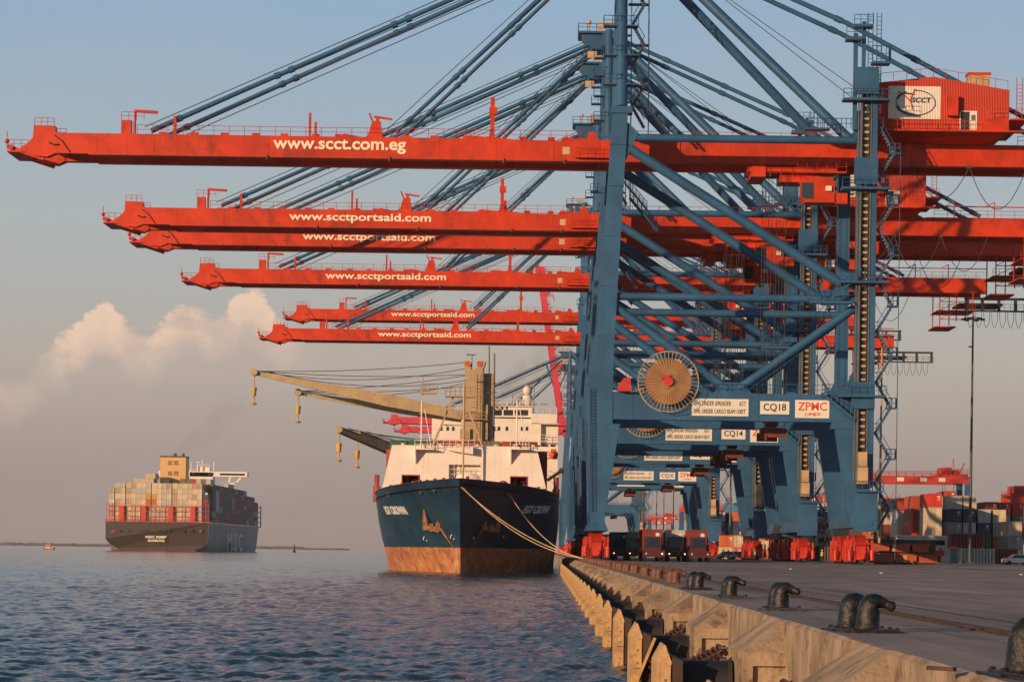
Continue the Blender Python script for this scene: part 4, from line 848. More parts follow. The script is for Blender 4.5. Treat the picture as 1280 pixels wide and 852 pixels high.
# ---------------------------------------------------------------- the cargo ship alongside
HULLB = mat('ship_hull_blue', (0.009, 0.046, 0.085), 0.42, var=0.3, scale=0.35, bump=0.25, dirt=(0.05, 0.045, 0.038), dirt_amt=0.7, dirt_scale=.6, streak=0.5)
BOOT = mat('ship_boot_rust_red', (0.40, 0.15, 0.055), 0.7, var=0.35, scale=0.8, bump=0.3, dirt=(0.55, 0.38, 0.18), dirt_amt=0.8, dirt_scale=0.55, streak=0.5)
REDO = mat('ship_red_oxide', (0.28, 0.035, 0.02), 0.6, var=0.3)
RUSTY = mat('anchor_rust', (0.27, 0.12, 0.045), 0.75, var=0.4, scale=2, dirt=(0.1, 0.04, 0.02), dirt_amt=0.6)
CX, HB = -10.8, 12.3
def sm(t): t = max(0, min(1, t)); return t * t * (3 - 2 * t)
def sheer(y): return 9.75 - 1.5 * min(1, max(0, y - 310) / 34) ** 1.1
def stem(z): t = (z + 1.8) / 11.6; return 318.5 - 8.0 * max(0, t) ** 1.5
def hb(y, z):
    t = max(0, min(1, (z + 1.8) / 11.8)); Lz = 47 - 17 * t ** .8; Bz = HB * (0.95 + 0.05 * sm(t * 1.6)); u = max(0, min(1, (y - stem(z)) / Lz)); p = 1.75 + .35 * t
    return Bz * (1 - (1 - u) ** p)
def ship_strip(zf0, zf1, nz, ya=478, cap=None):
    m = MB(); us = [(i / 46) ** 1.6 for i in range(47)]
    for s in (-1, 1):
        k = len(m.v)
        for j in range(nz + 1):
            for u in us:
                w_ = j / nz
                # level lines blend from the flat lower edge to the sheer line
                yy = 310 + u * (ya - 310); z0 = zf0(yy); z1 = zf1(yy); z = z0 + (z1 - z0) * w_
                ys_ = stem(z); yy = ys_ + u * (ya - ys_); z0 = zf0(yy); z1 = zf1(yy); z = z0 + (z1 - z0) * w_
                m.v.append((CX + s * hb(yy, z), yy, z))
        n = len(us)
        for j in range(nz):
            for i in range(n - 1): m.f.append((k + j * n + i, k + j * n + i + 1, k + (j + 1) * n + i + 1, k + (j + 1) * n + i))
    return m
ship = empty('cargo_ship', (CX, 311, WZ), 0, 'dark blue cargo ship with white forecastle front, moored bow-on at the quay', 'cargo ship')
SL = (-CX, -311, -WZ)       # children are built in world coordinates
def sp(mb, name, m_, parent=None, **k):
    smooth = k.pop('smooth', True)
    return mb.build(name, m_, parent or ship, loc=SL if parent is None else (0, 0, 0), smooth=smooth, **k)
hull = sp(ship_strip(lambda y: 1.35, sheer, 14), 'hull', HULLB)
m = ship_strip(lambda y: -3.4, lambda y: 1.35, 6); sp(m, 'boot_topping', BOOT, hull)
m = MB(); n = 40; L0 = []; R0 = []
for i in range(n + 1):
    y = 310.6 + (478 - 310.6) * (i / n) ** 1.5; b_ = max(.02, hb(y, sheer(y)) - .05); L0.append((CX - b_, y, sheer(y) - .9)); R0.append((CX + b_, y, sheer(y) - .9))
k = 0; m.v = L0 + R0; m.f = [(i, i + 1, n + 2 + i, n + 1 + i) for i in range(n)]; sp(m, 'deck', REDO)
m = MB()
for s in (-1, 1): m.path([(CX + s * (hb(y, sheer(y)) + .02), y, sheer(y)) for y in [310.3 + 60 * (i / 24) ** 1.5 for i in range(25)]], .06, n=6)
sp(m, 'bulwark_cap', HULLB)
m = MB(); m.path([(CX, stem(z) - .03, z) for z in [-3, -1, 0, 1.3]], .10, n=6); sp(m, 'stem_bar', BOOT)
m = MB(); m.box(CX - 11.9, CX + 11.9, 477.6, 478.2, -3, 8.2); sp(m, 'transom', HULLB)
# ship's name on both bows, set on the plating
def on_hull(px, py):
    best = None
    for i in range(1500):
        y = 309.5 + i * .05; P_ = at(px, py, y); s = -1 if P_.x < CX else 1; e = abs((P_.x - CX) * s - hb(y, P_.z))
        best = (e, P_, s)
        if (P_.x - CX) * s <= hb(y, P_.z): break
    return best[1], best[2]
def hull_text(s_, px0, px1, py, h, name, m_):
    A, s = on_hull(px0, py); B, _ = on_hull(px1, py); z = (A.z + B.z) / 2; d = B - A; L_ = math.hypot(d.x, d.y)
    t = text_mb(s_, L_, h, .03, .03, .1)
    out = []
    for (x, y, zz) in t.v:
        f = (x + L_ / 2) / L_; yy = A.y + (B.y - A.y) * f; Z = z + zz + (B.z - A.z) * (f - .5); off = .06 if y < -.01 else .0
        out.append((CX + s * (hb(yy, Z) + off * 1.2), yy - off * .8, Z))
    t.v = out; return sp(t, name, m_, hull, smooth=False)
hull_text('EGY CROWN', 482, 508, 637.5, 1.05, 'ship_name', mat('ship_name_white', (0.75, 0.75, 0.72), .5, var=.05))
hull_text('EGY CROWN', 654, 686, 636.5, 1.05, 'ship_name', mat('ship_name_white', (0.75, 0.75, 0.72), .5, var=.05))
for px, py in ((542, 651), (612, 652)):                  # stockless anchors hanging from the hawse pipes
    P_, s = on_hull(px, py); P_ = P_ + Vector((s * .25, -.35, 0)); a = MB(); tn = Vector((s * -.75, -.66, 0)) if s > 0 else Vector((.75, -.66, 0)); U = Vector((0.85, -s * -.55 if s > 0 else -.55, 0)).normalized()
    U = Vector((.85, -.53 * (-s) * -1, 0)).normalized() if False else Vector((.84, .54 * s, 0))
    q = lambda u, z: P_ + U * u + Vector((0, 0, z))
    q = lambda u, z: P_ + U * u * 1.45 + Vector((0, 0, z * 1.45)); a.beam(q(0, -.2), q(0, -.9), .5, .4); a.hull([q(-.8, -.7), q(.8, -1.0), q(.8, -1.0) + Vector((0, .5, 0)), q(-.8, -.7) + Vector((0, .5, 0))], [q(-.8, -.35), q(.8, -.5), q(.8, -.5) + Vector((0, .5, 0)), q(-.8, -.35) + Vector((0, .5, 0))])
    for t_ in (-1, 1): a.beam(q(t_ * .60, -.8), q(t_ * .85, 1.0 if t_ < 0 else .75), .75, .5, .18, .12)
    sp(a, 'anchor', RUSTY, hull)
    
    a = MB(); P3, _ = on_hull(px + (8 if s < 0 else -8), py + 8); P4, _ = on_hull(px + (24 if s < 0 else -22), py + 32)
    a.path([P3 + Vector((0, -.08, 0)), P3.lerp(P4, .5) + Vector((0, -.2, 0)), P4 + Vector((0, -.08, 0))], [.22, .10, .05], n=6); sp(a, 'rust_streak', RUSTY, hull)
for i, (px, py) in enumerate(((526, 613), (543, 611), (575, 609), (633, 616), (486, 617))):
    P_, s = on_hull(px, py); a = MB(); n_ = Vector((s * .7, -.7, 0)); a.path([P_ - n_ * .1, P_ + n_ * .1], .42, n=12); sp(a, 'fairlead', DARK, hull)
# draught marks and bulb sign
for px, py in ((532, 673), (566, 671), (590, 674), (627, 672)):
    P_, s = on_hull(px, py); a = MB(); U = Vector((.84, .54 * s, 0)); c_ = P_ + Vector((s * .03, -.05, 0))
    a.path([c_ + U * .32 * math.cos(t) + Vector((0, 0, .32 * math.sin(t))) for t in [math.pi * i / 6 for i in range(-2 if s < 0 else 0, 8)]], .06, n=5); sp(a, 'bulb_mark', TXTW, hull)
# forecastle front: white sloping-sided block with real openings
YW = 345.0; q = lambda px, py: (at(px, py, YW).x, at(px, py, YW).z)
zb = 7.0; zt = q(580, 557)[1]; (xl, _), (xr, _) = q(475.6, 613), q(685.5, 613); (tl, _), (tr_, _) = q(490, 557), q(670.7, 557)
z1, z2 = q(512, 607)[1], q(512, 594.3)[1]; za, zc = q(580, 599)[1], q(580, 580.5)[1]
ex = lambda z, l, t_: l + (t_ - l) * (z - zb - 1.2) / (zt - zb - 1.2)
L_ = lambda z: ex(z, xl, tl); R_ = lambda z: ex(z, xr, tr_)
o1a, o1b, o2a, o2b, r1, r2 = q(503, 600)[0], q(523, 600)[0], q(638.5, 600)[0], q(658, 600)[0], q(561, 590)[0], q(600.5, 590)[0]
w = MB(); Y2 = YW + .5
def slab(x0b, x1b, x0t, x1t, za_, zb_): w.hull([(x0b, YW, za_), (x1b, YW, za_), (x1b, Y2, za_), (x0b, Y2, za_)], [(x0t, YW, zb_), (x1t, YW, zb_), (x1t, Y2, zb_), (x0t, Y2, zb_)])
slab(L_(zb), R_(zb), L_(z1), R_(z1), zb, z1)
slab(L_(z1), o1a, L_(z2), o1a, z1, z2); slab(o1b, r1, o1b, r1, z1, z2); slab(r2, o2a, r2, o2a, z1, z2); slab(o2b, R_(z1), o2b, R_(z2), z1, z2)
slab(L_(z2), r1, L_(zc), r1, z2, zc); slab(r2, R_(z2), r2, R_(zc), z2, zc); slab(L_(zc), R_(zc), L_(zt), R_(zt), zc, zt)
w.box(r1, r2, Y2 + .6, Y2 + .9, z1, zc + .4); w.box(r1 - .2, r1, Y2, Y2 + .9, z1, zc); w.box(r2, r2 + .2, Y2, Y2 + .9, z1, zc)
w.hull([(L_(zb), Y2, zb), (R_(zb), Y2, zb), (R_(zb), Y2 + 9, zb), (L_(zb), Y2 + 9, zb)], [(L_(zb), Y2, zb + .1), (R_(zb), Y2, zb + .1), (R_(zb), Y2 + 9, zb + .1), (L_(zb), Y2 + 9, zb + .1)])
for (sx, f) in ((.15, L_), (-.15, R_)):
    w.hull([(f(zb), Y2, zb), (f(zb) + sx, Y2, zb), (f(zb) + sx, Y2 + 9, zb), (f(zb), Y2 + 9, zb)], [(f(zt), Y2, zt), (f(zt) + sx, Y2, zt), (f(zt) + sx, Y2 + 9, zt), (f(zt), Y2 + 9, zt)])
w.box(L_(zt) + .3, R_(zt) - .3, Y2, Y2 + 9, zt - .3, zt - .15)
front = sp(w, 'deckhouse_front', WHITE, smooth=False)
a = MB(); a.box(L_(zb) + .5, R_(zb) - .5, Y2 + 7, Y2 + 7.3, zb + .1, zt - .3); sp(a, 'inner_bulkhead', REDO, front, smooth=False)
a = MB()
for (x0, x1) in ((o1a, o1b), (o2a, o2b)): 
    a.box(x0 - .12, x1 + .12, YW - .12, YW - .002, z2, z2 + .15); a.box(x0 - .12, x0, YW - .12, YW - .002, z1, z2); a.box(x1, x1 + .12, YW - .12, YW - .002, z1, z2)
    a.tube((x0 + .5, YW + 1.5, z1 - 1), (x0 + .5, YW + 1.5, z1 + 1.3), .3); a.tube((x1 - .5, YW + 2, z1 - 1), (x1 - .5, YW + 2, z1 + 1.0), .35)
sp(a, 'opening_frame', REDO, front, smooth=False)
a = MB(); x0, x1 = r1 + .1, r2 - .1
a.rail([(x0, YW + .2, za), (x1, YW + .2, za)], h=1.4, step=.7, r=.05); a.rail([(x0, YW + .2, za + 1.5), (x0 + 1.2, YW + .2, za + 1.5)], h=1.2, step=.6, r=.05); a.ball(((x0 + x1) / 2 + .4, YW + .1, za), 1.2, sq=(1.4, .5, .8)); sp(a, 'recess_railing', WHITE, front)
for px in (522, 641):                                    # bracketed light platforms
    X0, Z0 = q(px, 562); a = MB(); a.box(X0 - .3, X0 + 2.2, YW - 1.5, YW, Z0, Z0 + .15); a.rail([(X0 - .3, YW - 1.5, Z0 + .15), (X0 + 2.2, YW - 1.5, Z0 + .15)], step=.8, r=.05); a.hull([(X0 - .3, YW - .1, Z0 - 1.9), (X0 - .15, YW - .1, Z0 - 1.9), (X0 - .15, YW, Z0 - 1.9), (X0 - .3, YW, Z0 - 1.9)], [(X0 - .3, YW - 1.4, Z0), (X0 - .15, YW - 1.4, Z0), (X0 - .15, YW, Z0), (X0 - .3, YW, Z0)])
    a.tube((X0 + .5, YW - .6, Z0), (X0 + .5, YW - .6, Z0 + 6.6), .09); a.tube((X0 + 1.9, YW - .6, Z0), (X0 + .9, YW - .6, Z0 + 5.5), .06)
    for i in range(10): a.tube((X0 + .2, YW - .6, Z0 + .6 * i), (X0 + .5, YW - .6, Z0 + .6 * i), .04, n=4)
    sp(a, 'light_platform', WHITE, front)
a = MB(); X0, Z0 = q(575, 563); a.hull([(X0 - 1.6, YW - 1.2, Z0), (X0 + 1.8, YW - 1.2, Z0 - .5), (X0 + 1.8, YW, Z0 - .5), (X0 - 1.6, YW, Z0)], [(X0 - 1.6, YW - 1.2, Z0 + .2), (X0 + 1.8, YW - 1.2, Z0 + .5), (X0 + 1.8, YW, Z0 + .5), (X0 - 1.6, YW, Z0 + .2)]); a.rail([(X0 - 3, YW - 1.2, Z0 + .3), (X0 + 2, YW - 1.2, Z0 + .3)], step=.8, r=.05); sp(a, 'mast_platform', WHITE, front)
# winches, vents and people-sized gear along the forecastle rail
a = MB(); rr = random.Random(9)
for i in range(16):
    y = 314 + i * 1.7; 
    for s in (-1, 1):
        if rr.random() < .55: x = CX + s * (hb(y, 9) - 1.2); a.tube((x, y, sheer(y) - .9), (x, y, sheer(y) + .25 + rr.random() * .3), .22, n=8)
a.ball((CX + 5, 330, 9.3), .8); a.box(CX - 1, CX + 2.4, 320, 324, 8.6, 9.9); sp(a, 'deck_gear', REDO)
for px, s in ((471, 1), (695, -1)):
    P_ = at(px, 613, 347); a = MB(); a.tube((P_.x, 347, 7.4), (P_.x, 347, 9.5), .5, n=10); a.tube((P_.x, 347, 9.5), (P_.x, 347, 11.1), .35, n=10); sp(a, 'mooring_post', REDO)
# fore mast: slim lattice of pipes with a ladder
a = MB(); bt = q(578, 599); X0 = q(580, 500)[0]
a.tube((X0 + .1, YW - 3, 9), (X0 + .1, YW - 3, 23.4), .14); 
a.beam((X0 - 4.4, YW + 3, 14.8), (X0 - 1.5, YW + 3, 22), .25, .25); a.beam((X0 + 2.6, YW + 3, 14.8), (X0 - .2, YW + 3, 22), .25, .25)
a.beam((X0 - 3, YW + 3, 18), (X0 + 1.4, YW + 3, 18), .2, .2); a.box(X0 - 2.6, X0 + 1.4, YW + 2, YW + 4, 21.8, 22.0); a.rail([(X0 - 2.6, YW + 2, 22), (X0 + 1.4, YW + 2, 22)], step=.7, r=.05)
for i in range(14): a.tube((X0 - .25, YW - 3, 15 + .6 * i), (X0 + .45, YW - 3, 15 + .6 * i), .04, n=4)
a.box(X0 - 6.0, X0 - 3.8, YW + 3, YW + 4, 22.2, 22.5); a.tube((X0 - 5.8, YW + 3.5, 22), (X0 - 5.8, YW + 3.5, 24.5), .1); a.rail([(X0 - 6, YW + 3, 22.5), (X0 - 3.8, YW + 3, 22.5)], step=.6, r=.05)
sp(a, 'fore_mast', KHAKI)
# ship's own cranes: twin pedestals with luffed jibs
def jib(name, root, tip, w0, w1, top, hook_drop, nropes=3):
    a = MB(); root = Vector(root); tip = Vector(tip); mid = root.lerp(tip, .35)
    a.beam(root, mid, w0 * .9, w0 * .8, w0, w0 * 1.15); a.beam(mid, tip, w0, w0 * 1.15, w1, w1)
    a.tube(tip + Vector((0, -.8, .1)), tip + Vector((0, .8, .1)), .55, n=12)
    j = sp(a, name, KHAKI)
    c_ = MB()
    for i in range(nropes):
        c_.path(sag(tip + Vector((.6 * i, .3 * i, .3)), Vector(top) + Vector((0, .4 * i, -.9 * i)), .5 + 1.0 * (i % 2), 10), .055, n=5)
    d = root.lerp(tip, .12)
    sp(c_, 'luffing_rope', ROPE, j)
    h = MB(); e = tip - Vector((0, 0, hook_drop)); h.tube(tip, e, .10, n=6); h.tube(e, e - Vector((0, 0, 1.3)), .42, .3, n=10); h.tube(e - Vector((0, 0, 1.3)), e - Vector((0, 0, 2.4)), .12, n=6); h.tube(e - Vector((0, 0, 2.4)), e - Vector((0, 0, 2.7)), .5, .3, n=8)
    sp(h, 'hook_block', mat('hook_yellow', (0.55, 0.33, 0.06), .5, dirt=(.1, .05, .02)), j); return j
YC = 392.0
T = MB(); qq = lambda px, py: at(px, py, YC)
x0, x1 = qq(581, 500).x, qq(603, 500).x; x2, x3 = qq(602, 500).x, qq(616, 500).x; zt1 = qq(590, 462).z; zt2 = qq(608, 466).z
T.hull([(x0, YC, 7), (x3, YC, 7), (x3, YC + 3.5, 7), (x0, YC + 3.5, 7)], [(x0 + .6, YC, 14.5), (x3 - .3, YC, 14.5), (x3 - .3, YC + 3.5, 14.5), (x0 + .6, YC + 3.5, 14.5)])
T.box(x0, x1, YC - .4, YC + 3.2, 14.5, zt1); T.box(x2 + .2, x3, YC + 1, YC + 4, 14.5, zt2)
T.hull([(x0, YC - .4, zt1), (x0 + .9, YC - .4, zt1), (x0 + .9, YC + 3, zt1), (x0, YC + 3, zt1)], [(x0 - .3, YC - .4, zt1 + 1.3), (x0 + .5, YC - .4, zt1 + 1.3), (x0 + .5, YC + 3, zt1 + 1.3), (x0 - .3, YC + 3, zt1 + 1.3)])
T.hull([(x1 - 1.1, YC - .4, zt1), (x1, YC - .4, zt1), (x1, YC + 3, zt1), (x1 - 1.1, YC + 3, zt1)], [(x1 - .6, YC - .4, zt1 + 1.3), (x1 + .5, YC - .4, zt1 + 1.3), (x1 + .5, YC + 3, zt1 + 1.3), (x1 - .6, YC + 3, zt1 + 1.3)])
T.box(x1 - .8, x2 + 1.0, YC + .2, YC + 3, 18, 23.4)
tow = sp(T, 'crane_tower', KHAKI, smooth=False)
a = MB()
for (zz, xx) in ((zt1 - 4.2, x0 + .5), (zt1 - 6.6, x0 + .7), (zt1 - 2, x1 - .9), (zt2 - 3.2, x2 + .7)): a.box(xx, xx + .9, YC - .46, YC - .4, zz, zz + .25)
a.path([(x1 + .2, YC - .6, 14), (x1 + .2, YC - .6, zt1)], .06); a.path([(x0 + .4, YC + .5, zt1 + .2), (x0 + .4, YC + 2.5, zt1 + .2)], .4, n=8)
sp(a, 'tower_fitting', DARK, tow)
a = MB()
for z in (17, 19.5, 22, 24.5, 27): a.box(x0 - .08, x1 + .08, YC - .48, YC + 3.28, z, z + .12)
for i in range(26): a.tube((x1 - .9, YC - .55, 14.8 + i * .5), (x1 - .35, YC - .55, 14.8 + i * .5), .035, n=4)
a.tube((x1 - .9, YC - .55, 14.5), (x1 - .9, YC - .55, 28), .04, n=4); a.tube((x1 - .35, YC - .55, 14.5), (x1 - .35, YC - .55, 28), .04, n=4)
a.box(x0 - .9, x1 + .6, YC - 1.3, YC - .4, 21.0, 21.1); a.rail([(x0 - .9, YC - 1.3, 21.1), (x1 + .6, YC - 1.3, 21.1)], step=.6, r=.04)
a.hull([(x0 - .6, YC - .9, 18.0), (x0 + .9, YC - .9, 18.0), (x0 + .9, YC - .4, 18.0), (x0 - .6, YC - .4, 18.0)], [(x0 - .6, YC - .9, 19.6), (x0 + .9, YC - .9, 19.6), (x0 + .9, YC - .4, 19.6), (x0 - .6, YC - .4, 19.6)])
sp(a, 'tower_ladder', KHAKI, tow)
a = MB()
for xx in (x0 + .4, x1 - .5): a.tube((xx, YC - .5, zt1 + .9), (xx, YC + 3, zt1 + .9), .45, n=12)
sp(a, 'rope_sheave', mat('sheave_orange', (0.5, 0.10, 0.03), .5), tow)
jib('jib', qq(577, 519), qq(318, 466), 1.7, .55, (x0, YC, zt1 + 1.1), 2.2, 4)
YJ = 400; jib('jib', at(577, 524, YJ), at(373, 491, YJ), 1.1, .5, (x2, YJ, zt2 + .6), 2.0, 3)
jib('jib', (-14, 450, 13.2), at(424, 537, 368), 1.5, .8, (-16, 440, 20), 1.9, 3)
jib('jib', (-12.5, 456, 13.6), at(447, 541, 385), 1.3, .7, (-15, 446, 20), 2.6, 3)
T = MB(); T.box(-17.5, -14.5, 436, 440, 7, 19); sp(T, 'crane_tower', KHAKI, smooth=False)
# masts between the towers
a = MB(); x = qq(609, 450).x; a.tube((x, 404, 22), (x, 404, at(609, 432, 404).z), .22, .12); a.box(x - 1.2, x + 1.2, 403.8, 404.2, 27.3, 27.5)
x = at(618, 440, 404).x; a.tube((x, 404, 12), (x, 404, at(618, 441, 404).z), .25, .15); 
for i in range(5): a.tube((x, 404, 18 + 2 * i), (x + .6, 404, 18 + 2 * i), .06)
a2 = MB(); a2.box(qq(588, 440).x - .6, qq(588, 440).x + .8, 392, 392.3, zt1 + 2.2, zt1 + 2.4); a2.tube((qq(590, 440).x, 392, zt1), (qq(590, 440).x, 392, zt1 + 2.3), .08); sp(a2, 'radar_scanner', STEEL)
sp(a, 'signal_mast', STEEL)
# accommodation block and bridge at the stern
YB = 462.0; B_ = lambda px, py: (at(px, py, YB).x, at(px, py, YB).z)
a = MB(); 
def blk(px0, px1, py0, py1, y0=YB, y1=YB + 12, mb=None): (X0, Z1), (X1, Z0) = B_(px0, py0), B_(px1, py1); (mb or a).box(X0, X1, y0, y1, min(Z0, Z1), max(Z0, Z1))
blk(540, 676, 521.5, 556); blk(611, 665, 506.5, 521.5); blk(664, 696, 517, 529, YB - .5, YB + 8); blk(675, 697, 529, 575, YB + 1, YB + 12); blk(546, 612, 513, 521.5, YB + 2, YB + 9)
(X0, Z0), (X1, Z1) = B_(540, 556), B_(697, 600); a.box(X0, X1, YB + .3, YB + 12, 7, Z0)
br = sp(a, 'superstructure', WHITE, smooth=False)
for (px0, px1, py0, py1) in ((614, 627, 512, 519), (629.5, 641, 512, 519), (643.5, 660, 512, 519), (677, 685, 555, 562), (688, 694, 555, 562)):
    a = MB(); blk(px0, px1, py0, py1, YB - .06 if px0 < 670 else YB + .9, YB - .0 if px0 < 670 else YB + .99, a); sp(a, 'window', GLASS, br, smooth=False)
for px0 in (550, 558, 565, 616, 622, 651, 657, 632):
    a = MB(); blk(px0, px0 + 3, 533, 538, YB - .06, YB, a); sp(a, 'window', GLASS, br, smooth=False)
for (p0, p1, y_) in ((611, 665, 506.5), (664, 696, 517), (540, 612, 513), (675, 697, 529), (675, 697, 551), (675, 697, 571)):
    (X0, Z0), (X1, _) = B_(p0, y_), B_(p1, y_); a = MB(); a.rail([(X0, YB - .3, Z0), (X1, YB - .3, Z0)], step=1.1, r=.06); a.box(X0 - .2, X1 + .2, YB - .45, YB, Z0 - .12, Z0); sp(a, 'bridge_railing', WHITE, br)
a = MB(); X0, Z0 = B_(659, 505); a.tube((X0, YB + 4, Z0 - .3), (X0, YB + 4, Z0 + 1.8), .9, n=10); a.ball((X0, YB + 4, Z0 + 2.7), .85, n=14, m=10, sq=(1, 1, 1.2)); sp(a, 'radar_dome', mat('radome_cream', (0.65, 0.60, 0.48), .5), br)
a = MB(); 
for px, top in ((640, 490), (652, 497), (667, 478), (548, 503), (561, 508), (680, 508)): X0, Z0 = B_(px, 515); a.tube((X0, YB + 3, Z0), (X0, YB + 3, B_(px, top)[1]), .09); a.tube((X0 - .7, YB + 3, Z0 + 1.6), (X0 + .7, YB + 3, Z0 + 1.6), .06)
sp(a, 'aerial', STEEL, br)
m = move(text_mb('EGY', 3.4, .9, .02, .03), *[0, 0, 0]); X0, Z0 = B_(626, 508.6); move(m, X0, YB - .05, Z0); sp(m, 'bridge_name', BLACK, br, smooth=False)
# orange lifeboat and gangway gear on the quay side
a = MB(); X0, Z0 = B_(692, 570); a.ball((X0, YB - 6, Z0), 1.0, n=12, m=8, sq=(.8, 2.2, .8)); a.box(X0 - .5, X0 + .5, YB - 8, YB - 5, Z0 + .5, Z0 + 1.0); sp(a, 'lifeboat', mat('lifeboat_orange', (0.6, 0.08, 0.03), .5))
a = MB(); p, q_ = at(684, 600, 352), at(702, 588, 350); a.beam(p, q_, .4, .3); a.ball(q_, .4); sp(a, 'fender_davit', mat('davit_yellow', (0.65, 0.42, 0.12), .5))
# deck containers behind the white front
k = 0
for (px0, colr, Y, lv) in ((489, 'green', 362, 1), (501, 'green', 362.2, 1), (513, 'green', 362.4, 1), (534, 'maroon', 362, 1), (546, 'rust red', 362.3, 1), (558, 'maroon', 362, 1), (609, 'rust red', 364, 1), (621, 'maroon', 364.2, 1), (634, 'maroon', 363, 1), (647, 'maroon', 363.2, 1)):
    pass
g1 = 'deck containers behind the white forecastle wall'; xs = [-21.0 + 2.6 * i for i in range(8)]
cols = ['green', 'green', 'maroon', 'rust red', 'maroon', 'olive', 'rust red', 'maroon']; pos = ['green container at the left end of the deck row behind the white forecastle wall', 'second green container from the left on deck behind the white forecastle wall', 'maroon container beside the green ones on deck behind the white forecastle wall', 'rust red container on deck just left of the fore mast', 'maroon container on deck right behind the fore mast', 'olive container on deck below the tan crane tower', 'rust red container on deck right of the tan crane tower', 'maroon container at the right end of the deck row behind the white wall']
for x, c_, lab in zip(xs, cols, pos): container((x, 364, zt - 1.35), c_, lab, g1, 12.19)
# mooring lines
def rope(name, p, q_, dr, lab):
    a = MB(); a.path(sag(p, q_, dr, 24), .055, n=6); o = a.build(name, mat('mooring_rope_tan', (0.55, 0.38, 0.20), .8, var=.2), label=lab, cat='mooring line', group='mooring lines of the cargo ship'); return o
P1, _ = on_hull(576, 608); P2, _ = on_hull(633, 616)
bol = Vector((4.0, B0 + BS * 22, .3)); bol2 = Vector((3.9, B0 + BS * 23, .3))
rope('mooring_rope', P1 + Vector((0, -.4, 0)), bol, 1.2, 'longest pale mooring rope, running from the middle of the bow to the quay')
rope('mooring_rope', P1 + Vector((.3, -.4, -.1)), bol + Vector((0, 1, 0)), 1.6, 'pale mooring rope hanging just under the longest one from the middle of the bow')
rope('mooring_rope', P2 + Vector((.3, -.4, 0)), bol2, 1.5, 'upper right pale mooring rope, starting on the shaded side of the bow')

# ---------------------------------------------------------------- the far container ship
YS = 1600.0; ks = YS / F; fs = empty('container_ship', (0, 0, 0), 0, 'large container ship at far left seen from astern, yellow funnel casing', 'container ship')
Qs = lambda px, py: (at(px, py, YS).x, at(px, py, YS).z)
XL, XR = Qs(132, 660)[0], Qs(261, 660)[0]; YE = 1968.0; zd = Qs(200, 652)[1]; cx = (XL + XR) / 2; hw = (XR - XL) / 2
fs.location = (cx, YS, WZ)
def fp(mb, name, m_, parent=None, **k):
    return mb.build(name, m_, parent or fs, loc=(-cx, -YS, -WZ) if parent is None else (0, 0, 0), **k)
FGREY = mat('far_ship_grey', (0.26, 0.28, 0.30), .6, var=.15, scale=.05, dirt=(.07, .07, .07), streak=.3); FBRN = mat('far_ship_dark_stern', (0.05, 0.035, 0.028), .6, var=.15)
sec = lambda w_, z0: [(-w_, zd), (-w_, 3.0), (-w_ * .80, -0.3), (-w_ * .62, z0), (w_ * .62, z0), (w_ * .80, -0.3), (w_, 3.0), (w_, zd)]
a = MB(); st = [(YS, hw, WZ + .4), (YS + 18, hw, WZ - 2), (1850, hw, WZ - 3), (1895, hw * .93, WZ - 3), (1935, hw * .62, WZ - 3), (YE, hw * .1, WZ - 3)]
for (y, w_, z0) in st:
    full_ = y > YS + 10
    pts = [(-w_, zd), (-w_, 5.5), (-w_ * (.995 if full_ else .93), 2.2), (-w_ * (.97 if full_ else .78), z0 + 1.2), (-w_ * (.9 if full_ else .70), z0)]
    pts = pts + [(-x, z) for x, z in pts[::-1]]; fl = 0 if y < 1880 else (y - 1880) / 88 * .35; pts = [(x * (1 - fl * (1 - max(0, min(1, (z + 3) / (zd + 3))))), z) for x, z in pts]
    a.v += [(cx + x, y + (z < 3) * (3 if y == YS else 0), z) for x, z in pts]
nn = 10
for i in range(len(st) - 1):
    for j in range(nn - 1): a.f.append((i * nn + j, i * nn + j + 1, (i + 1) * nn + j + 1, (i + 1) * nn + j))
fh = fp(a, 'hull', FGREY)
a = MB(); a.v = [(x, y - .15, z) for x, y, z in fh.data.vertices and [(v.co.x, v.co.y, v.co.z) for v in fh.data.vertices[:nn]]]; a.f = [tuple(range(nn))]; a.v = [(x, y - .12, z) for x, y, z in a.v]; fp(a, 'transom', FBRN, fh, smooth=False)
a = MB(); a.box(cx - hw * .74, cx + hw * .74, YS + 2.0, YS + 4, WZ - .3, WZ + .7); fp(a, 'boot_topping', mat('far_boot_topping', (0.14, 0.03, 0.02), .7), fh, smooth=False)
for px in (141, 150, 152.5, 162, 177.5, 182.5, 186, 196, 206, 211, 229, 239.5, 251): X0, Z0 = Qs(px, 663.3); a = MB(); a.box(X0 - .9, X0 + 1.0, YS - .35, YS - .1, Z0 - .8, Z0 + .8); fp(a, 'mooring_port', BLACK if px not in (141, 251) else REDO, fh, smooth=False)
def flat_text(s_, px0, px1, py0, py1, m_, name='ship_name'):
    X0, Z1 = Qs(px0, py0); X1, Z0 = Qs(px1, py1); t = move(text_mb(s_, X1 - X0, abs(Z1 - Z0), .04, .06), (X0 + X1) / 2, YS - .3, (Z0 + Z1) / 2); fp(t, name, m_, fh, smooth=False)
FW = mat('far_ship_lettering', (0.8, 0.72, 0.55), .5, var=.02)
flat_text('MSC REEF', 182, 208, 669, 672.6, FW); flat_text('MONROVIA', 185, 206, 673.6, 677, FW)
t = text_mb('M S C', 84, 12.0, .01, .3)
t.v = [(XR + .25 if y < -.1 else XR - .1, 1735 + x, 4.6 + z) for x, y, z in t.v]; fp(t, 'company_letters', mat('far_ship_pale_letters', (0.6, 0.62, 0.64), .6, var=.05), fh, smooth=False)
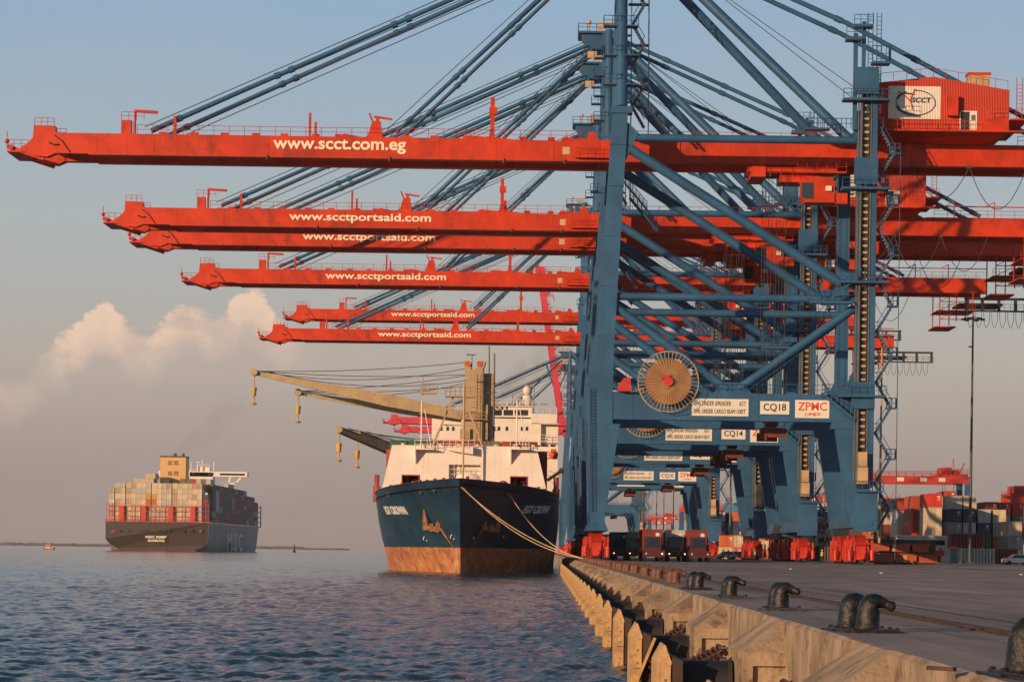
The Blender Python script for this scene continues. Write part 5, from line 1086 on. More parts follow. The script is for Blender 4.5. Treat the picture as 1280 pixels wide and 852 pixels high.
# red lashing frames on the stern
a = MB(); RF = mat('lashing_frame_red', (0.55, 0.05, 0.03), .5, var=.05); zf = Qs(200, 632)[1]
for px in (154, 181.5, 215.5, 243): X0 = Qs(px, 640)[0]; a.box(X0 - 2.6, X0 + .4, YS + .1, YS + 1.6, zd, zf)
for px in (133, 136.5, 140, 148, 165, 172, 190, 196, 203, 228, 236, 252, 257, 260.5): X0 = Qs(px, 640)[0]; a.box(X0 - .15, X0 + .15, YS + .3, YS + .6, zd, zf + (2 if px > 250 or px < 142 else 0))
for t_ in (.02, .35, .68, 1.0): a.box(XL + .2, XR - .1, YS + .2, YS + .5, zd + (zf - zd) * t_ - .15, zd + (zf - zd) * t_ + .15)
a.box(XR - 3.4, XR, YS + .2, YS + .5, zf + 3.2, zf + 3.5); a.rail([(XL, YS, zd), (XR, YS, zd)], h=1.8, step=3, r=.12); fp(a, 'lashing_frame', RF, smooth=False)
# funnel and bridge
a = MB(); (X0, Z1), (X1, Z0) = Qs(200, 571), Qs(232, 606); a.box(X0, X1, 1655, 1668, Z0 - 10, Z1 * 1.03); 
FY_ = 1655; c1, c2 = at(200.5, 571, FY_), at(232, 604, FY_)
a = MB(); a.box(c1.x, c2.x, FY_, FY_ + 14, 10, c1.z); fun = fp(a, 'funnel_casing', mat('funnel_yellow', (0.66, 0.40, 0.13), .5, var=.05), smooth=False)
a = MB(); a.box(c1.x - .2, c2.x + .2, FY_ - .2, FY_ + 14.2, c1.z, c1.z + .8)
for px in (205.5, 214, 218, 228): X0 = at(px, 571, FY_).x; a.tube((X0, FY_ + 4, c1.z), (X0, FY_ + 4, c1.z + (2.6 if px in (218, 228) else 1.6)), .9 if px > 215 else .3, n=10)
fp(a, 'exhaust_pipe', mat('sooty_brown', (0.07, 0.035, 0.025), .7), fun)
for px, py in ((210, 575), (217.5, 575), (210, 588), (217.5, 588)):
    P_ = at(px, py, FY_); a = MB(); 
    for i in (0, 1):
        for j in (0, 1): a.box(P_.x + i * 1.5, P_.x + i * 1.5 + 1.2, FY_ - .15, FY_ - .02, P_.z - 1.5 - j * 1.5, P_.z - j * 1.5 - .3)
    fp(a, 'vent_louvre', STEEL, fun, smooth=False)
YBr = 1740; a = MB(); D = lambda px, py: at(px, py, YBr)
p0, p1 = D(232, 590), D(309, 596); a.box(D(233, 590).x, D(309, 590).x, YBr, YBr + 8, D(270, 595.5).z, D(270, 589).z); a.box(D(237, 600).x, D(266, 600).x, YBr, YBr + 12, 10, D(250, 590).z); a.box(D(246, 583).x, D(262, 583).x, YBr + 1, YBr + 6, D(250, 590).z, D(250, 583).z); a.box(D(198, 588).x, D(203, 588).x, YBr, YBr + 8, D(200, 595).z, D(200, 588).z)
for s_, e_ in (((288, 596), (286, 604)), ((301, 597), (294, 604)), ((286, 604), (296, 604))): a.beam(D(*s_), D(*e_), 1.2, 1.2)
for px, py in ((239, 577), (247, 579), (253, 574), (267.5, 577)): a.tube(D(px, 590), D(px, py), .35); 
a.tube(D(245, 577.5), D(250, 577.5), .4); a.rail([D(246, 583), D(262, 583)], h=1.6, step=2, r=.15); a.rail([D(233, 589), D(245, 589)], h=1.6, step=2, r=.15)
fb = fp(a, 'bridge', WHITE, smooth=False)
for (u0, u1) in ((240, 244), (259, 267), (275, 306)): a = MB(); a.box(D(u0, 590).x, D(u1, 590).x, YBr - .15, YBr, D(250, 593.3).z, D(250, 590.8).z); fp(a, 'bridge_window', GLASS, fb, smooth=False)
# its containers, each a thing of its own
S_ = 1.315; cwS, chS, clS = CW * S_ * 1.005, CH * S_ * 1.005, 12.19 * S_ + .6
ncol = 19; rr = random.Random(12); zt0 = zd + .4; GF = 'containers stacked on the far container ship'
def clab(c, r_, k_): return f'{c} container on the stern of the far ship, row {r_} from the deck'
x_of = lambda i: XL + 1.6 + (i + .5) * ((XR - XL - 6.4) / ncol) + .9 * ((i > 0) + (i > 2) + (i > 7) + (i > 11) + (i > 17)) * .8
LV = ['bottom', 'second', 'third', 'fourth', 'fifth', 'sixth', 'seventh', 'eighth', 'ninth']
OC = ['leftmost', 'second', 'third', 'fourth', 'fifth', 'sixth', 'seventh', 'eighth', 'ninth', 'tenth', 'eleventh', 'twelfth', 'thirteenth', 'fourteenth', 'fifteenth', 'sixteenth', 'seventeenth', 'eighteenth', 'rightmost']
for i in range(ncol):
    hgt = 7 if i < ncol - 1 else 6
    if i == ncol - 1: hgt = 5
    if i == 0: hgt = 6
    for j in range(hgt):
        c = rr.choice(['cream', 'cream', 'beige', 'ivory', 'ivory', 'pale grey'])
        if i in (7, 8) and j == 4: c = 'yellow'
        if i in (7, 8) and j == 3: c = 'orange'
        if i == ncol - 1: c = rr.choice(['maroon', 'dark grey', 'navy blue'])
        container((x_of(i), YS + 1.8 + clS / 2, zt0 + j * chS), c, f"{c} container, {LV[j]} tier, {OC[i]} column{' from left' if 0 < i < 18 else ''} on far ship's stern", GF, s=S_, plate=False)
for i, c in ((3, 'cream'), (4, 'cream'), (5, 'cream'), (6, 'cream'), (9, 'dark grey')): 
    container((x_of(i), YS + 24 + clS, zt0 + 7 * chS), c, f'{c} container in the raised row behind stern stacks, {OC[i]} column from left', GF, s=S_, plate=False)
for j, i in enumerate((5, 6)): container((x_of(i) + 1, YS + 24 + clS, zt0 + 8 * chS), 'cream', f'topmost cream container on the far ship, {["left", "right"][j]} one of two', GF, s=S_, plate=False)
for k_, i in enumerate((11, 12, 13, 14, 15, 16)):
    c = ['olive', 'olive', 'rust red', 'pale grey', 'olive', 'pale grey'][k_]; container((x_of(i) + 6, YS + 20 + clS * .5, zt0 + 7 * chS), c, f"{c} container on top below the far ship's bridge, {OC[k_].replace('leftmost', 'first')} from the funnel", GF, s=S_, plate=False)
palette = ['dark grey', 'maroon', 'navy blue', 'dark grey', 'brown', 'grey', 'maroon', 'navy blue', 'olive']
body_, _ = cont_meshes(12.19); bv = [tuple(v.co) for v in body_.vertices]; bf = [tuple(p.vertices) for p in body_.polygons]
SM = MB(); midx = []; pal2 = sorted(set(palette + ['pale grey', 'cream']))
def drop(x, y, z, c):
    SM.add([(x + a_ * S_, y + b__ * S_, z + c_ * S_) for a_, b__, c_ in bv], bf); midx.extend([pal2.index(c)] * len(bf))
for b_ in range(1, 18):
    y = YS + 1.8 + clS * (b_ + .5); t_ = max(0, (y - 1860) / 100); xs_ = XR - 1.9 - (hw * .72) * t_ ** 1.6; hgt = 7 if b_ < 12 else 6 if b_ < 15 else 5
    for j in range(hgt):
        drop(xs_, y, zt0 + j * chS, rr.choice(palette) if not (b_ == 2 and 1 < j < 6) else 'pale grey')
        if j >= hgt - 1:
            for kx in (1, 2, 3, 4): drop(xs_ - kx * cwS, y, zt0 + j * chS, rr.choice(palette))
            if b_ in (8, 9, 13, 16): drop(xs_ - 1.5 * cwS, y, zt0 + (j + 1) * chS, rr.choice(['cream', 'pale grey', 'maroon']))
me = SM.mesh('stacked_containers', None, smooth=False)
for c in pal2: me.materials.append(cmat(c))
if len(me.polygons) == len(midx): me.polygons.foreach_set('material_index', midx)
else: print('polygon count changed', len(me.polygons), len(midx))
o = bpy.data.objects.new('stacked_containers', me); COL.objects.link(o); tag(o, "dark container stacks along the far ship's shaded side", 'containers', kind='stuff')
a = MB(); xe, ye = XR + .4, 1830
a.tube((XR - 4, 1902, zd), (XR - 4, 1902, zd + 18), .35); a.tube((XR - 1.5, 1902, zd), (XR - 1.5, 1902, zd + 16), .35)
for j in range(5): a.tube((XR - 4, 1902, zd + j * 3.6), (XR - 1.5, 1902, zd + j * 3.6), .3); fp(a, 'side_frame', DARK)
# ---------------------------------------------------------------- the yard: containers, rubber-tyred cranes, lamp posts, vehicles, people
# door ends face the camera; px0..px1 is the door face in the photo, the distance follows from its width
def stack(px_l, Y, colours, where, base=0.0, L_=12.19, first=0):
    x = at(px_l, 690, Y).x + CW / 2
    for j, c in enumerate(colours):
        if c: container((x, Y + L_ / 2, base + (j + first) * CH), c, f'{c} container, {["bottom", "second", "third", "fourth", "fifth", "sixth"][j + first]} tier, stack {where}', 'container stacks in the yard', L_)
R3 = [
 (1232, 545, ['grey', 'maroon', 'rust red', 'cream', 'maroon'], 'behind the front row, third from right edge'),
 (1248, 548, ['grey', 'navy blue', 'rust red', 'grey', 'rust red'], 'behind the front row, second from right edge'),
 (1265, 552, ['grey', 'cream', 'rust red', 'olive', 'bright red'], 'behind the front row at the right edge'),
 (1160.5, 480, ['pale grey', 'cream', 'cream', 'cream', 'bright red'], 'topped bright red right of the tall lamp mast'),
 (1260.5, 470, ['cream', 'grey', 'cream'], 'cut by the right edge of the photo'),
 (1186, 494, ['grey', 'navy blue', 'grey', 'navy blue', 'pale grey'], 'one behind and right of the white car'),
 (1203.5, 494, ['pale grey', 'rust red', 'pale grey', 'navy blue', 'cream'], 'two places left of the right edge stack'),
 (1222, 494, ['grey', 'orange', 'navy blue', 'pale grey'], 'in front of the pale yard end'),
 (1241, 494, ['pale grey', 'rust red', 'grey', 'cream'], 'directly beside the right edge stack'),
 (1180, 560, ['maroon', 'grey', 'maroon', 'rust red', 'rust red', 'rust red'], 'behind the grey and navy boxes at right'),
 (1140, 500, ['grey', 'maroon', 'bright red', 'rust red', 'rust red'], 'directly behind the tall lamp post'),
 (1122, 520, ['grey', 'rust red', 'cream', 'pale grey', 'rust red'], 'left of the tall lamp post'),
 (1106, 545, ['maroon', 'cream', 'cream', 'olive', 'grey'], 'below the hanging red hoist'),
 (1086, 540, ['olive', 'maroon', 'maroon', 'cream', 'dark grey'], 'with a dark grey top left of the hanging hoist'),
 (1072, 600, ['cream', 'cream', 'grey', 'sky blue', 'olive'], 'with a sky blue box behind the flatbed'),
 (1056.5, 560, ['maroon', 'rust red', 'rust red', 'navy blue', 'grey'], 'with navy and grey boxes right of the lift shaft'),
 (1033, 590, ['cream', 'grey', 'orange', 'orange', 'orange'], 'of orange boxes right of the stair tower'),
 (1019, 560, ['cream', 'cream', 'brown', 'orange', 'cream'], 'seen through the stair tower'),
]
for (px, Y, cols_, wh) in R3:
    stack(px * 1.0 + 0.0 if px > 1100 else px + 45 if px < 1060 else px + 22, Y, cols_, wh)
# far rows glimpsed between the crane legs
NTH = ['first', 'second', 'third', 'fourth', 'fifth', 'sixth', 'seventh', 'eighth', 'ninth', 'tenth', 'eleventh', 'twelfth', 'thirteenth', 'fourteenth']
rr = random.Random(33); pal = ['cream', 'grey', 'maroon', 'rust red', 'navy blue', 'orange', 'dark grey', 'pale grey', 'sky blue', 'olive']
k = 0
for i, px in enumerate(list(range(884, 1018, 11))):
    n_ = rr.choice([4, 5, 5, 6]) if px < 940 else rr.choice([4, 5]); Y = 720 + (i % 3) * 6
    stack(px, Y, [rr.choice(pal) for _ in range(n_)], f'far off between crane legs, {NTH[i]} from left', L_=12.19)
for i, px in enumerate((797, 806, 821, 833, 848, 859)):
    stack(px, 640, [rr.choice(['grey', 'pale grey', 'cream', 'navy blue', 'olive']) for _ in range(2)], f'behind the parked trucks, {NTH[i]} from left', L_=12.19)
for i, px in enumerate((1000, 1012, 1024, 1037)):
    stack(px, 620, [rr.choice(['cream', 'rust red', 'pale grey', 'navy blue', 'orange']) for _ in range(5)], f'tall row behind the worker, {NTH[i]} from left')
for i, px in enumerate((903, 914.5, 927)):
    stack(px, 560, [['cream', 'orange'], ['orange', 'cream'], ['cream']][i], ['low pair at the left under the middle cranes', 'low pair in the middle under the middle cranes', 'single low box under the middle cranes'][i])
for i in range(3):
    for j in range(2): container((at(1010 + i * 30, 690, 470).x, 470, j * CH + CH), 'cream', f'cream side-on container behind the standing worker, {["lower", "upper"][j]} layer, {["left", "right"][i]}', 'side-on cream containers', 6.06, rz=R(90)) if i < 2 else None
for j in range(2):
    t = move(text_mb('MAERSK', 5.2, 1.2, .02, .03), at(1031, 690, 470).x, 0, 0); o = [c for c in bpy.data.objects if c.get('label', '').startswith('cream side-on container behind the standing worker, ' + ['lower', 'upper'][j]) and c['label'].endswith('right')][0]
    t = text_mb('MAERSK', 5.2, 1.2, .02, .03); t.v = [(y, -x, z) for x, y, z in t.v]; t.v = [(x - CW / 2 * 1.0 - .0, y, z + 1.3) for x, y, z in t.v]; t.v = [(-CW / 2 - .005 + (0.0 if True else 0) + (x + CW / 2), y, z) for x, y, z in t.v]; tb = t.build('lettering', BLACK, o, smooth=False)
for i in range(3): container((at(1010 + 27 * i, 690, 468).x, 468, 0), ['black', 'black', 'dark grey'][i], ['black container side-on right behind the worker in the yellow vest', 'black container end half hidden by the red bogies', 'dark grey container base behind the landside leg'][i], 'dark containers behind the landside leg', 6.06, rz=R(90))
# low side-on boxes and the flatbed row in front of the stacks
FR = 'side-on containers in front of the stacks'
container((at(1124, 690, 440).x, 440, 1.35 + .0), 'dark grey', 'grey side-on container with pale lettering loaded on the red flatbed', FR, 12.19, rz=R(90))
o = bpy.data.objects[-1]
container((at(1086, 690, 452).x, 452, 1.5), 'olive', 'long olive container lying side-on behind the red steel frames', FR, 12.19, rz=R(90))
container((at(1060, 690, 456).x + 1, 456, 0), 'dark grey', 'dark container under the olive one beside the landside bogies', FR, 12.19, rz=R(90))
container((at(1207, 690, 450).x, 450, CH), 'maroon', 'maroon side-on container behind the foot of the tall lamp post', FR, 6.06, rz=R(90))
container((at(1222, 690, 451).x, 456, CH + .0), 'green', 'dark green side-on container right of the lamp post foot', FR, 6.06, rz=R(90))
container((at(1220, 690, 440).x, 440, 0), 'pale grey', 'pale container with crossed bars at the foot of the stacks right of the lamp post', FR, 6.06, rz=R(90))
container((at(1249, 690, 446).x, 446, 0), 'maroon', 'maroon tank-like container between the pale one and the white car', FR, 6.06, rz=R(90))
# white site office between the stacks
of = empty('site_office', (at(1155, 690, 462).x, 462, 0), 0, 'low white site office roof behind the grey flatbed container', 'office cabin'); m = MB(); m.box(-4.6, 4.6, -1, 3, 0, 4.6); m.build('wall', WHITE, of, smooth=False); m = MB(); m.box(-4.9, 4.9, -1.3, 3.3, 4.6, 4.9); m.build('roof', WHITE, of, smooth=False); m = MB(); m.box(-3.6, 3.6, -1.1, -1.02, 3.2, 4.1); m.build('window', GLASS, of, smooth=False)
# red steel lifting frames stacked on the ground
def steel_frame(x, y, z, L_, lab):
    r_ = empty('lifting_frame', (x, y, z), 0, lab, 'steel frame', 'red steel frames stacked beside the landside rail')
    m = MB(); m.box(0, L_, -.2, .2, .25, 1.25); m.box(0, L_, 2.2, 2.6, .25, 1.25); m.box(0, L_, -.35, .35, 1.25, 1.34); m.build('side_beam', mat('frame_rust_red', (0.36, 0.07, 0.03), .6, var=.2, dirt=(.08, .03, .02)), r_, smooth=False)
    m = MB()
    for t in (0, .33, .66, .97): m.box(L_ * t, L_ * t + .3, -.2, 2.6, .3, 1.1)
    m.build('cross_bar', BOGIE, r_, smooth=False)
    m = MB(); m.box(L_ * .38, L_ * .43, -.24, -.205, .3, 1.2) if z > 1 else m.box(L_ * .47, L_ * .52, -.24, -.205, .3, 1.2); m.build('paint_band', mat('frame_yellow', (0.6, 0.34, 0.06), .5), r_, smooth=False)
    m = MB(); m.box(.5, L_ - .5, 0, .3, 0, .25); m.build('skid', DARK, r_, smooth=False)
xf = at(1088, 690, 330).x; steel_frame(xf, 330, 0, 9.0, 'lower red steel frame lying on the ground right of the landside bogies'); steel_frame(xf - .2, 330, 1.38, 8.0, 'upper red steel frame with a yellow band, right of the landside bogies')
# rubber-tyred gantry cranes
def rtg(px_r, Y, span, hgt, lab, grp='rubber-tyred yard cranes', trol=.85, legcol=BLUE, wdir=1):
    x1 = at(px_r, 690, Y).x; x0 = x1 - span; r_ = empty('yard_crane', (x1, Y, 0), 0, lab, 'yard crane', grp); rp = mat('yard_crane_red', (0.50, 0.05, 0.03), .5, var=.12)
    for s in (0, 1):
        m = MB(); m.box(-span, 0, 12 * s - .6, 12 * s + .6, hgt, hgt + 1.7); m.rail([(-span, 12 * s - .7, hgt + 1.7), (0, 12 * s - .7, hgt + 1.7)], step=2, r=.06); m.build('main_beam', rp, r_, smooth=False)
    for t in (.36, .56, .72):
        m = MB(); m.box(-span * (1 - t), -span * (1 - t) + 1.6, -.66, -.6, hgt + .4, hgt + 1.3); m.build('number_plate', CREAM, r_, smooth=False)
    for xx in (-.7, -span + .7):
        for yy in (0, 12): m = MB(); m.beam((xx, yy, .8), (xx, yy, hgt), 1.3, 1.2); m.build('leg', legcol, r_, smooth=False)
        m = MB(); m.box(xx - .5, xx + .5, -2.5, 14.5, .9, 2.0); m.build('sill_beam', legcol, r_, smooth=False)
        m = MB()
        for yy in (-1.6, 1.4, 10.6, 13.6): m.path([(xx - .35, yy, .8), (xx + .35, yy, .8)], .8, n=16)
        m.build('tyre', DARK, r_)
    xt = -span * (1 - trol); m = MB(); m.box(xt - 3.5, xt + 3.5, 0, 12, hgt + 1.75, hgt + 2.3); m.box(xt - 2.6, xt - .2, 1, 9, hgt + 2.3, hgt + 3.9); m.box(xt + .2, xt + 1.8, 2, 8, hgt + 2.3, hgt + 3.3); m.rail([(xt - 3.5, -.1, hgt + 2.3), (xt + 4.2, -.1, hgt + 2.3)], step=1, r=.07); m.tube((xt + 1.5, 2, hgt + 2), (xt + 3, 2, hgt + 5), .15)
    m.tube((xt + .4, 3, hgt + 4), (xt + .4, 3, hgt + 6), .18); tr_ = m.build('trolley', rp, r_, smooth=False)
    m = MB()
    for dx_ in (-1.4, 1.4): m.tube((xt + dx_, 4, hgt), (xt + dx_ * .7, 4, hgt - 5.2), .05, n=4); m.tube((xt + dx_, 8, hgt), (xt + dx_ * .7, 8, hgt - 5.2), .05, n=4)
    m.build('hoist_rope', ROPE, tr_)
    m = MB(); m.box(xt - 1.3, xt + 1.3, 3, 9, hgt - 6.0, hgt - 5.2); m.box(xt - .9, xt + .9, 4, 8, hgt - 7.4, hgt - 6); m.hull([(xt - 2.4, 0, hgt - 8.8), (xt + 2.4, 0, hgt - 8.8), (xt + 2.4, 12, hgt - 8.8), (xt - 2.4, 12, hgt - 8.8)], [(xt - 1, 2, hgt - 7.4), (xt + 1, 2, hgt - 7.4), (xt + 1, 10, hgt - 7.4), (xt - 1, 10, hgt - 7.4)]); m.build('spreader', rp, tr_, smooth=False)
    return r_
rtg(1212, 610, 27.5, 18.6, 'nearest red yard crane with a blue leg, hoist hanging over the stacks')
rtg(1149, 900, 24, 18.0, 'smaller red yard crane beneath the beam of the nearest one', trol=.6)
rtg(1048, 780, 30, 17.5, 'red yard crane glimpsed behind the landside stair tower', trol=.5)
rtg(957, 1150, 24, 17.5, 'far red yard crane seen between the middle crane legs', trol=.3)
rtg(927, 1000, 24, 17.5, 'far red yard crane left of the middle crane legs', trol=.5)
rtg(862, 1500, 24, 21, 'tiny pinkish yard crane seen above the trucks, right one', trol=.5)
rtg(842, 1650, 24, 20, 'tiny pinkish yard crane seen above the trucks, left one', trol=.3)
rtg(1400, 560, 24, 13.0, 'red yard crane whose trolley shows above the stacks at the right edge', trol=.14)
# lamp posts
def lamp(px, Y, hgt, lab, m_=STEEL, head=True, rad=.28):
    x = at(px, 690, Y).x; r_ = empty('lamp_post', (x, Y, 0), 0, lab, 'lamp post', 'high lamp masts of the terminal')
    m = MB(); m.tube((0, 0, 0), (0, 0, hgt), rad, rad * .5, n=10); m.box(-.5, .5, -.5, .5, 0, .3); m.build('mast', m_, r_)
    if head:
        m = MB(); m.path([(1.5 * math.cos(t), 1.5 * math.sin(t), hgt - .4) for t in [i * math.pi / 6 for i in range(12)]], .08, n=5, closed=True); m.build('head_ring', m_, r_)
        for i in range(6): t = i * math.pi / 3; m = MB(); m.box(1.6 * math.cos(t) - .35, 1.6 * math.cos(t) + .35, 1.6 * math.sin(t) - .25, 1.6 * math.sin(t) + .25, hgt - .75, hgt - .45); m.build('floodlight', STEEL, r_, smooth=False)
        m = MB(); m.box(-.7, .1, -.15, .15, hgt - 5.2, hgt - 5.0); m.build('bracket', m_, r_)
lamp(1212.3, 424, 41, 'tallest lamp mast, standing alone in front of the containers at right', mat('mast_dark_grey', (0.06, 0.065, 0.07), .5))
lamp(1099, 424, 38, 'tall lamp mast hard against the right side of the stair tower', TAN, rad=.25)
lamp(1029, 640, 33, 'tan lamp mast between the second crane and the landside leg', TAN)
lamp(912, 700, 35, 'dark lamp mast between the legs of the middle cranes')
for i, (px, lab) in enumerate(((820, 'thin lamp mast above the parked trucks, leftmost'), (829, 'thin lamp mast above the parked trucks, second from left'), (841, 'thin lamp mast above the parked trucks, third from left'), (853.5, 'thin lamp mast above the parked trucks, rightmost'))): lamp(px, 1100, 38, lab, rad=.3)
# terminal tractors with boxes
TR = mat('tractor_red_shaded', (0.07, 0.010, 0.008), .5, var=.2, dirt=(.03, .02, .02)); TY = mat('tyre_rubber', (0.015, 0.015, 0.015), .8)  # tractor red is darkened to stand for the shade under the cranes
HL = mat('headlamp_glow', (1.0, 0.8, 0.5), .3, emit=1.5)
def tractor(px, Y, colr, lab, lights=(True, True)):
    x = at(px, 690, Y).x; r_ = empty('terminal_tractor', (x, Y, 0), 0, lab, 'truck', 'terminal tractors waiting under the cranes')
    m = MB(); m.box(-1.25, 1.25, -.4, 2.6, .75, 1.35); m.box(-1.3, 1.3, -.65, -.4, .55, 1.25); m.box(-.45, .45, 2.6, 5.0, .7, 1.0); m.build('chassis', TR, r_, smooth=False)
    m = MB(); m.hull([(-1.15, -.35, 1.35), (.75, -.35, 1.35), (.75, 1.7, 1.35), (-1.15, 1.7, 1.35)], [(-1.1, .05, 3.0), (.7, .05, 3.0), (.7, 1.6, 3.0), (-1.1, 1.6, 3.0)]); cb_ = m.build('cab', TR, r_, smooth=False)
    m = MB(); m.hull([(-1.0, -.36, 1.75), (.6, -.36, 1.75), (.6, -.2, 1.75), (-1.0, -.2, 1.75)], [(-.98, -.06, 2.8), (.58, -.06, 2.8), (.58, .1, 2.8), (-.98, .1, 2.8)]); m.build('windscreen', GLASS, cb_, smooth=False)
    for sx in (-1.05, 1.05):
        for yy in (.5, 4.2): m = MB(); m.path([(sx - .18, yy, .52), (sx + .18, yy, .52)], .52, n=16); m.build('wheel', TY, r_)
    for sx, on in ((-.95, lights[0]), (.95, lights[1])): m = MB(); m.path([(sx, -.70, .95), (sx, -.64, .95)], .10, n=10); m.build('headlight', HL if on else CREAM, r_)
    m = MB(); m.box(.85, 1.15, .3, 1.3, 1.35, 2.1); m.tube((.95, .6, 2.1), (.95, .6, 3.3), .08); m.build('exhaust_stack', DARK, r_)
    t_ = empty('container_trailer', (x, Y + 5, 0), 0, 'flat trailer behind the ' + lab, 'trailer', 'container trailers under the cranes')
    m = MB(); m.box(-1.2, 1.2, -1.0, 12.3, 1.05, 1.3); m.box(-.5, -.3, -1, 12, .75, 1.05); m.box(.3, .5, -1, 12, .75, 1.05); m.build('bed', DARK, t_, smooth=False)
    for yy in (9.6, 10.9):
        for sx in (-1.0, 1.0): m = MB(); m.path([(sx - .2, yy, .52), (sx + .2, yy, .52)], .52, n=14); m.build('wheel', TY, t_)
    if colr: container((x, Y + 4.2 + 6.1, 1.305), colr, f'{colr} container on the {lab}', 'containers on the waiting trailers')
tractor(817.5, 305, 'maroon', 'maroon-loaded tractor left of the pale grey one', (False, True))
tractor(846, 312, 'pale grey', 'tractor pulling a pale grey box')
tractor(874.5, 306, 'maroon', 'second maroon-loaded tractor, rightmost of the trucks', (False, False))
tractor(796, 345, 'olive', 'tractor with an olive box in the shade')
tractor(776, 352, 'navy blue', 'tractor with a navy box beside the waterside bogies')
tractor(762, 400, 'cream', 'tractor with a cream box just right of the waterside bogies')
# flatbed under the grey container by the stacks
fl = empty('flatbed_trailer', (at(1124, 690, 440).x, 440, 0), 0, 'red flatbed trailer under the grey side-on container', 'trailer'); m = MB(); m.box(-6.2, 7.2, -1.2, 1.2, 1.0, 1.3); m.build('bed', BOGIE, fl, smooth=False)
for xx in (-5, -3.7, 4.4, 6.2): m = MB(); m.path([(xx, -1.2, .5), (xx, -.9, .5)], .5, n=14); m.path([(xx, .9, .5), (xx, 1.2, .5)], .5, n=14); m.build('wheel', TY, fl)
m = MB(); m.box(6.0, 7.6, -1.1, 1.1, 1.3, 2.2); m.tube((7, -1, 2.2), (7, -1, 2.6), .2); m.build('cab_deck', BOGIE, fl, smooth=False)
# cars
def car(px, Y, colr, lab, rz, grp=None):
    x = at(px, 690, Y).x; r_ = empty('parked_car', (x, Y, 0), rz, lab, 'car', grp); cp = mat('car_paint_' + colr[0], colr[1], .3, var=.03)
    m = MB(); m.prism([(-2.2, .35), (-2.25, .8), (-1.9, .98), (-1.1, 1.02), (1.0, 1.02), (1.9, .95), (2.2, .8), (2.2, .35)], -.85, .85); bd_ = m.build('body', cp, r_)
    m = MB(); m.hull([(-1.3, -.82, 1.0), (1.5, -.82, 1.0), (1.5, .82, 1.0), (-1.3, .82, 1.0)], [(-.6, -.68, 1.62), (1.1, -.68, 1.62), (1.1, .68, 1.62), (-.6, .68, 1.62)]); m.build('cabin', cp, r_, smooth=False)
    m = MB(); m.hull([(-1.05, -.835, 1.06), (1.25, -.835, 1.06), (1.25, -.8, 1.06), (-1.05, -.8, 1.06)], [(-.5, -.72, 1.52), (1.0, -.72, 1.52), (1.0, -.69, 1.52), (-.5, -.69, 1.52)]); m.build('side_window', GLASS, r_, smooth=False)
    m = MB(); m.hull([(-1.33, -.7, 1.06), (-1.33, .7, 1.06), (-1.2, .7, 1.06), (-1.2, -.7, 1.06)], [(-.70, -.6, 1.56), (-.70, .6, 1.56), (-.6, .6, 1.56), (-.6, -.6, 1.56)]); m.build('windscreen', GLASS, r_, smooth=False)
    for xx in (-1.4, 1.35):
        for yy in (-.87, .67): m = MB(); m.path([(xx, yy, .33), (xx, yy + .2, .33)], .33, n=16); m.build('wheel', TY, r_)
car(1271, 400, ('white', (0.75, 0.73, 0.70)), 'small white car parked at the right edge in front of the stacks', R(5))
car(908, 520, ('silver', (0.45, 0.45, 0.45)), 'distant silver car parked under the middle cranes', R(10), 'distant cars under the cranes')
car(921, 522, ('dark', (0.05, 0.06, 0.08)), 'distant dark car parked beside the silver one', R(8), 'distant cars under the cranes')
